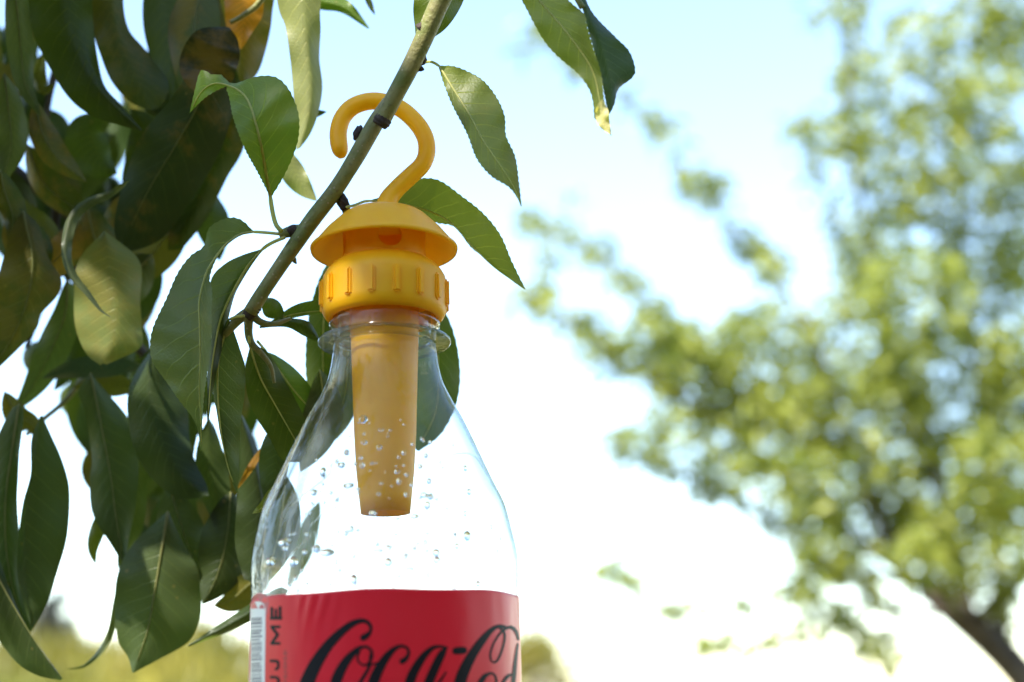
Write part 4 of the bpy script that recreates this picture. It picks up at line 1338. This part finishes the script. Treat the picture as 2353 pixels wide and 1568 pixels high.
def ribbon(strokes, lift, xf=r6):
    """flat printed strokes lying on the label: each stroke = list of (x, y, width)"""
    V, F = [], []
    for s in strokes:
        n = max(10, len(s) * 8)
        q = smooth(s, n)
        T = np.gradient(q[:, :2], axis=0)
        T /= np.linalg.norm(T, axis=1)[:, None] + 1e-9
        o = len(V)
        for i in range(n):
            nx_, ny_ = -T[i, 1], T[i, 0]
            w = q[i, 2] / 2 * 1.12
            for k in range(9):
                kk = k / 4 - 1
                V.append(on_body(*xf(q[i, 0] + nx_ * w * kk, q[i, 1] + ny_ * w * kk), R=LR + lift))
        for i in range(n - 1):
            for k in range(8):
                F.append((o + i * 9 + k, o + i * 9 + k + 1, o + i * 9 + k + 10, o + i * 9 + k + 9))
        for end, rev in ((0, -1), (n - 1, 1)):                     # rounded ends
            c = q[end]
            tx, ty = T[end] * rev
            base = len(V)
            w = c[2] / 2 * 1.12
            V.append(on_body(*xf(c[0], c[1]), R=LR + lift))
            for j in range(9):
                a = -math.pi / 2 + math.pi * j / 8
                V.append(on_body(*xf(c[0] + (tx * math.cos(a) - ty * math.sin(a)) * w, c[1] + (ty * math.cos(a) + tx * math.sin(a)) * w), R=LR + lift))
            for j in range(8):
                F.append((base, base + 1 + j, base + 2 + j))
    return V, F


def printed(name, strokes, m, lift=0.00008):
    return obj(name, mesh(name, *ribbon(strokes, lift), smooth_shade=True), m, lab)


printed("script_lettering", [
    [(985, 590, 44), (1012, 572, 40), (1040, 540, 24), (1042, 498, 24), (1010, 464, 28), (960, 458, 34), (890, 485, 46), (800, 555, 58), (705, 655, 72), (620, 780, 88), (565, 890, 98), (540, 960, 104), (520, 1040, 104)]], M_INK)
printed("script_lettering", [
    [(1010, 658, 18), (960, 668, 28), (905, 712, 46), (850, 775, 60), (800, 860, 72), (770, 941, 78), (755, 1030, 78)],
    [(1010, 658, 18), (1046, 690, 22), (1050, 740, 24), (1030, 785, 20), (1000, 805, 16), (965, 795, 14), (942, 765, 14), (940, 730, 14), (955, 700, 14)],
    [(1046, 720, 22), (1030, 820, 24), (985, 900, 26), (950, 960, 28)],
    [(1000, 805, 14), (1055, 800, 14), (1110, 780, 14), (1150, 745, 16)]], M_INK)
printed("script_lettering", [
    [(1290, 775, 40), (1318, 755, 34), (1340, 715, 22), (1332, 675, 20), (1285, 655, 22), (1225, 680, 36), (1160, 750, 56), (1100, 850, 70), (1065, 941, 78), (1050, 1030, 78)]], M_INK)
printed("script_lettering", [
    [(1640, 668, 18), (1580, 658, 20), (1520, 675, 32), (1450, 745, 52), (1385, 850, 64), (1350, 941, 70), (1340, 1030, 70)],
    [(1632, 672, 22), (1600, 720, 52), (1550, 820, 62), (1500, 941, 66), (1480, 1030, 66)],
    [(1635, 860, 10), (1600, 910, 16), (1560, 970, 22)]], M_INK)
printed("hyphen", [[(1712, 692, 50), (1745, 690, 52), (1772, 688, 50)]], M_INK)
printed("script_lettering", [
    [(2100, 508, 24), (2050, 498, 24), (1990, 530, 36), (1915, 615, 54), (1840, 725, 66), (1780, 840, 78), (1745, 941, 84), (1730, 1030, 84)],
    [(2040, 500, 14), (2088, 545, 16), (2092, 610, 16), (2068, 700, 16), (2038, 765, 16), (2008, 782, 14), (1985, 755, 14), (1985, 700, 14), (2012, 625, 14), (2060, 555, 16), (2115, 512, 20), (2155, 512, 26), (2185, 545, 24), (2200, 600, 18)]], M_INK)
printed("script_lettering", [[(2196, 640, 14), (2180, 760, 24), (2168, 880, 30), (2160, 960, 30)], [(2080, 941, 22), (2110, 900, 26), (2140, 880, 20)]], M_INK)
printed("script_lettering", [[(2030, 941, 18), (2020, 890, 16), (1985, 868, 18), (1935, 895, 34), (1895, 960, 44)]], M_INK)
# upright lettering that reads up the side: ...U J  M E
printed("side_lettering", [[(262, 436, 22), (300, 436, 22), (338, 436, 22)], [(268, 436, 20), (268, 400, 20), (268, 358, 20)], [(300, 436, 18), (300, 405, 18), (300, 372, 18)], [(332, 436, 20), (332, 400, 20), (332, 352, 20)]], M_INK)
printed("side_lettering", [[(266, 634, 20), (300, 634, 20), (326, 634, 20)], [(270, 628, 20), (292, 596, 22), (314, 566, 20)], [(314, 566, 20), (292, 538, 22), (270, 510, 20)], [(266, 504, 20), (300, 504, 20), (326, 504, 20)]], M_INK)
printed("side_lettering", [[(262, 772, 20), (290, 772, 20), (312, 776, 20), (318, 800, 20), (314, 826, 20), (300, 836, 20)]], M_INK)
printed("side_lettering", [[(262, 900, 20), (290, 900, 20), (312, 906, 20), (320, 930, 20), (312, 958, 20), (290, 964, 20), (262, 964, 20)]], M_INK)
tiny = []
y = 690
tr_ = random.Random(3)
while y < 960:
    h = tr_.uniform(6, 15)
    tiny.append([(366 + tr_.uniform(-5, 2), y, h * .55), (384 + tr_.uniform(-6, 2), y + tr_.uniform(-3, 3), h * .55)])
    y += h + tr_.uniform(4, 9)
printed("small_print", tiny, simple("faint_dark_print", (0.10, 0.008, 0.012), 0.35, 0.4))
printed("label_overlap", [[(176, 306, 120), (172, 335, 122), (170, 368, 124)]], simple("pale_red_print", (0.50, 0.075, 0.09), 0.4, 0.3), 0.00004)
printed("barcode", [[(160, 362, 104), (158, 520, 108), (152, 720, 112), (148, 1010, 114)]], M_PAPER, 0.00006)
bars = []
y = 440
while y < 1000:
    h = tr_.choice([4, 6, 9, 12])
    bars.append([(112, y, h), (150, y - 3, h), (186 - tr_.choice([0, 0, 0, 14]), y - 5, h)])
    y += h + tr_.choice([6, 9, 13])
printed("barcode_bars", bars, simple("grey_print", (0.10, 0.09, 0.13), 0.4, 0.4), 0.00010)

# ------------------------------------------------------------------ unseen foliage put in along the sun line to shade trap and left leaves
def shade_canopy(parent, targets, t0, t1, spread, n, keep_free, seed):
    lr = random.Random(seed)
    V, F = [], []
    e1 = SUNV.orthogonal().normalized()
    e2 = SUNV.cross(e1)
    sv = np.array(SUNV)
    keep = np.array(keep_free)[:, :3]
    free_r = np.array(keep_free)[:, 3]
    off = Vector(parent.location)
    for _ in range(n):
        px, py, d = lr.choice(targets)
        c = at(px + lr.uniform(-spread, spread), py + lr.uniform(-spread, spread), d) + SUNV * lr.uniform(t0, t1)
        a = lr.uniform(0, 6.28)
        dirv = (e1 * math.cos(a) + e2 * math.sin(a) + SUNV * lr.uniform(-.5, .2) - Vector((0, 0, .3))).normalized()
        side = (dirv.cross(SUNV) + Vector((lr.uniform(-.3, .3), lr.uniform(-.3, .3), lr.uniform(-.3, .3)))).normalized()
        nrm = side.cross(dirv)
        l0, w0 = lr.uniform(.07, .11), lr.uniform(.022, .034)
        for k in (1.0, .6, .36, .2):                     # leaves shrunk to keep chosen sun paths open
            l, w = l0 * k, w0 * k
            flat = []
            for i in range(7):
                t = i / 6
                ww = w * .5 * prof(t)
                b_ = c + dirv * (t - .5) * l - nrm * (t - .4) ** 2 * l * .5
                flat += [b_ - side * ww - nrm * ww * .3, b_, b_ + side * ww - nrm * ww * .3]
            ok = True
            for p in flat:
                x, y_, dd = project(p)
                if dd < 0.03:
                    if (p - EYE).length < 0.10:
                        ok = False
                        break
                    continue
                m_ = 30 + 60 * 0.36 / max(dd, .05)
                if -m_ < x < 2353 + m_ and -m_ < y_ < 1568 + m_:
                    ok = False
                    break
            if ok:
                q = np.array(flat)[:, None, :] - keep[None]
                s_ = q @ sv
                dist = np.linalg.norm(q - s_[..., None] * sv, axis=2)
                ok = not bool(((s_ > 0) & (dist < free_r)).any())
            if ok:
                break
        if not ok:
            continue
        o0 = len(V)
        V += [p - off for p in flat]
        for i in range(6):
            for k in range(2):
                F.append((o0 + i * 3 + k, o0 + i * 3 + k + 1, o0 + (i + 1) * 3 + k + 1, o0 + (i + 1) * 3 + k))
    o = obj("foliage", mesh("shading_foliage", V, F), M_LEAF, parent)
    o.color = (*G_MID, 0.1)
    o["kind"] = "stuff"
    return o


bpy.context.view_layer.update()
dg = bpy.context.evaluated_depsgraph_get()
FREE = []
for fx, fy, fr in [(690, 20, .009), (670, 60, .009), (695, 70, .008), (682, 110, .009), (685, 150, .008), (680, 190, .008), (690, 225, .008), (690, 270, .006), (585, 14, .006), (600, 20, .006), (100, 28, .003), (125, 42, .0035),
                   (150, 55, .004), (172, 66, .0035), (200, 98, .003), (1388, 275, .007), (985, 65, .007), (1003, 25, .006), (195, 725, .005), (240, 750, .006), (290, 725, .006), (300, 1225, .005), (50, 590, .006), (250, 905, .004), (690, 425, .007),
                   (1025, 512, .003), (315, 1100, .004), (645, 205, .0035), (775, 655, .0045), (752, 690, .005), (765, 545, .004), (800, 505, .004), (662, 735, .003)]:
    hit = sc.ray_cast(dg, EYE, ray(fx, fy).normalized())
    if hit[0]:
        FREE.append((*hit[1], fr))
TG_FRONT = [(x, y, d) for x in range(520, 1400, 70) for y in range(-60, 1950, 90) for d in ((.36,) if y < 1000 else (.30, .33, .37))]
TG_LEFT = [(x, y, .47) for x in range(-60, 640, 60) for y in range(-80, 1560, 80)]
shade_canopy(reaching, TG_FRONT, 1.1, 2.0, 60, 330, FREE, 11)  # added leaves out of view, blocking the sun on the trap
shade_canopy(up, TG_LEFT, 0.15, 0.6, 60, 900, FREE, 12)
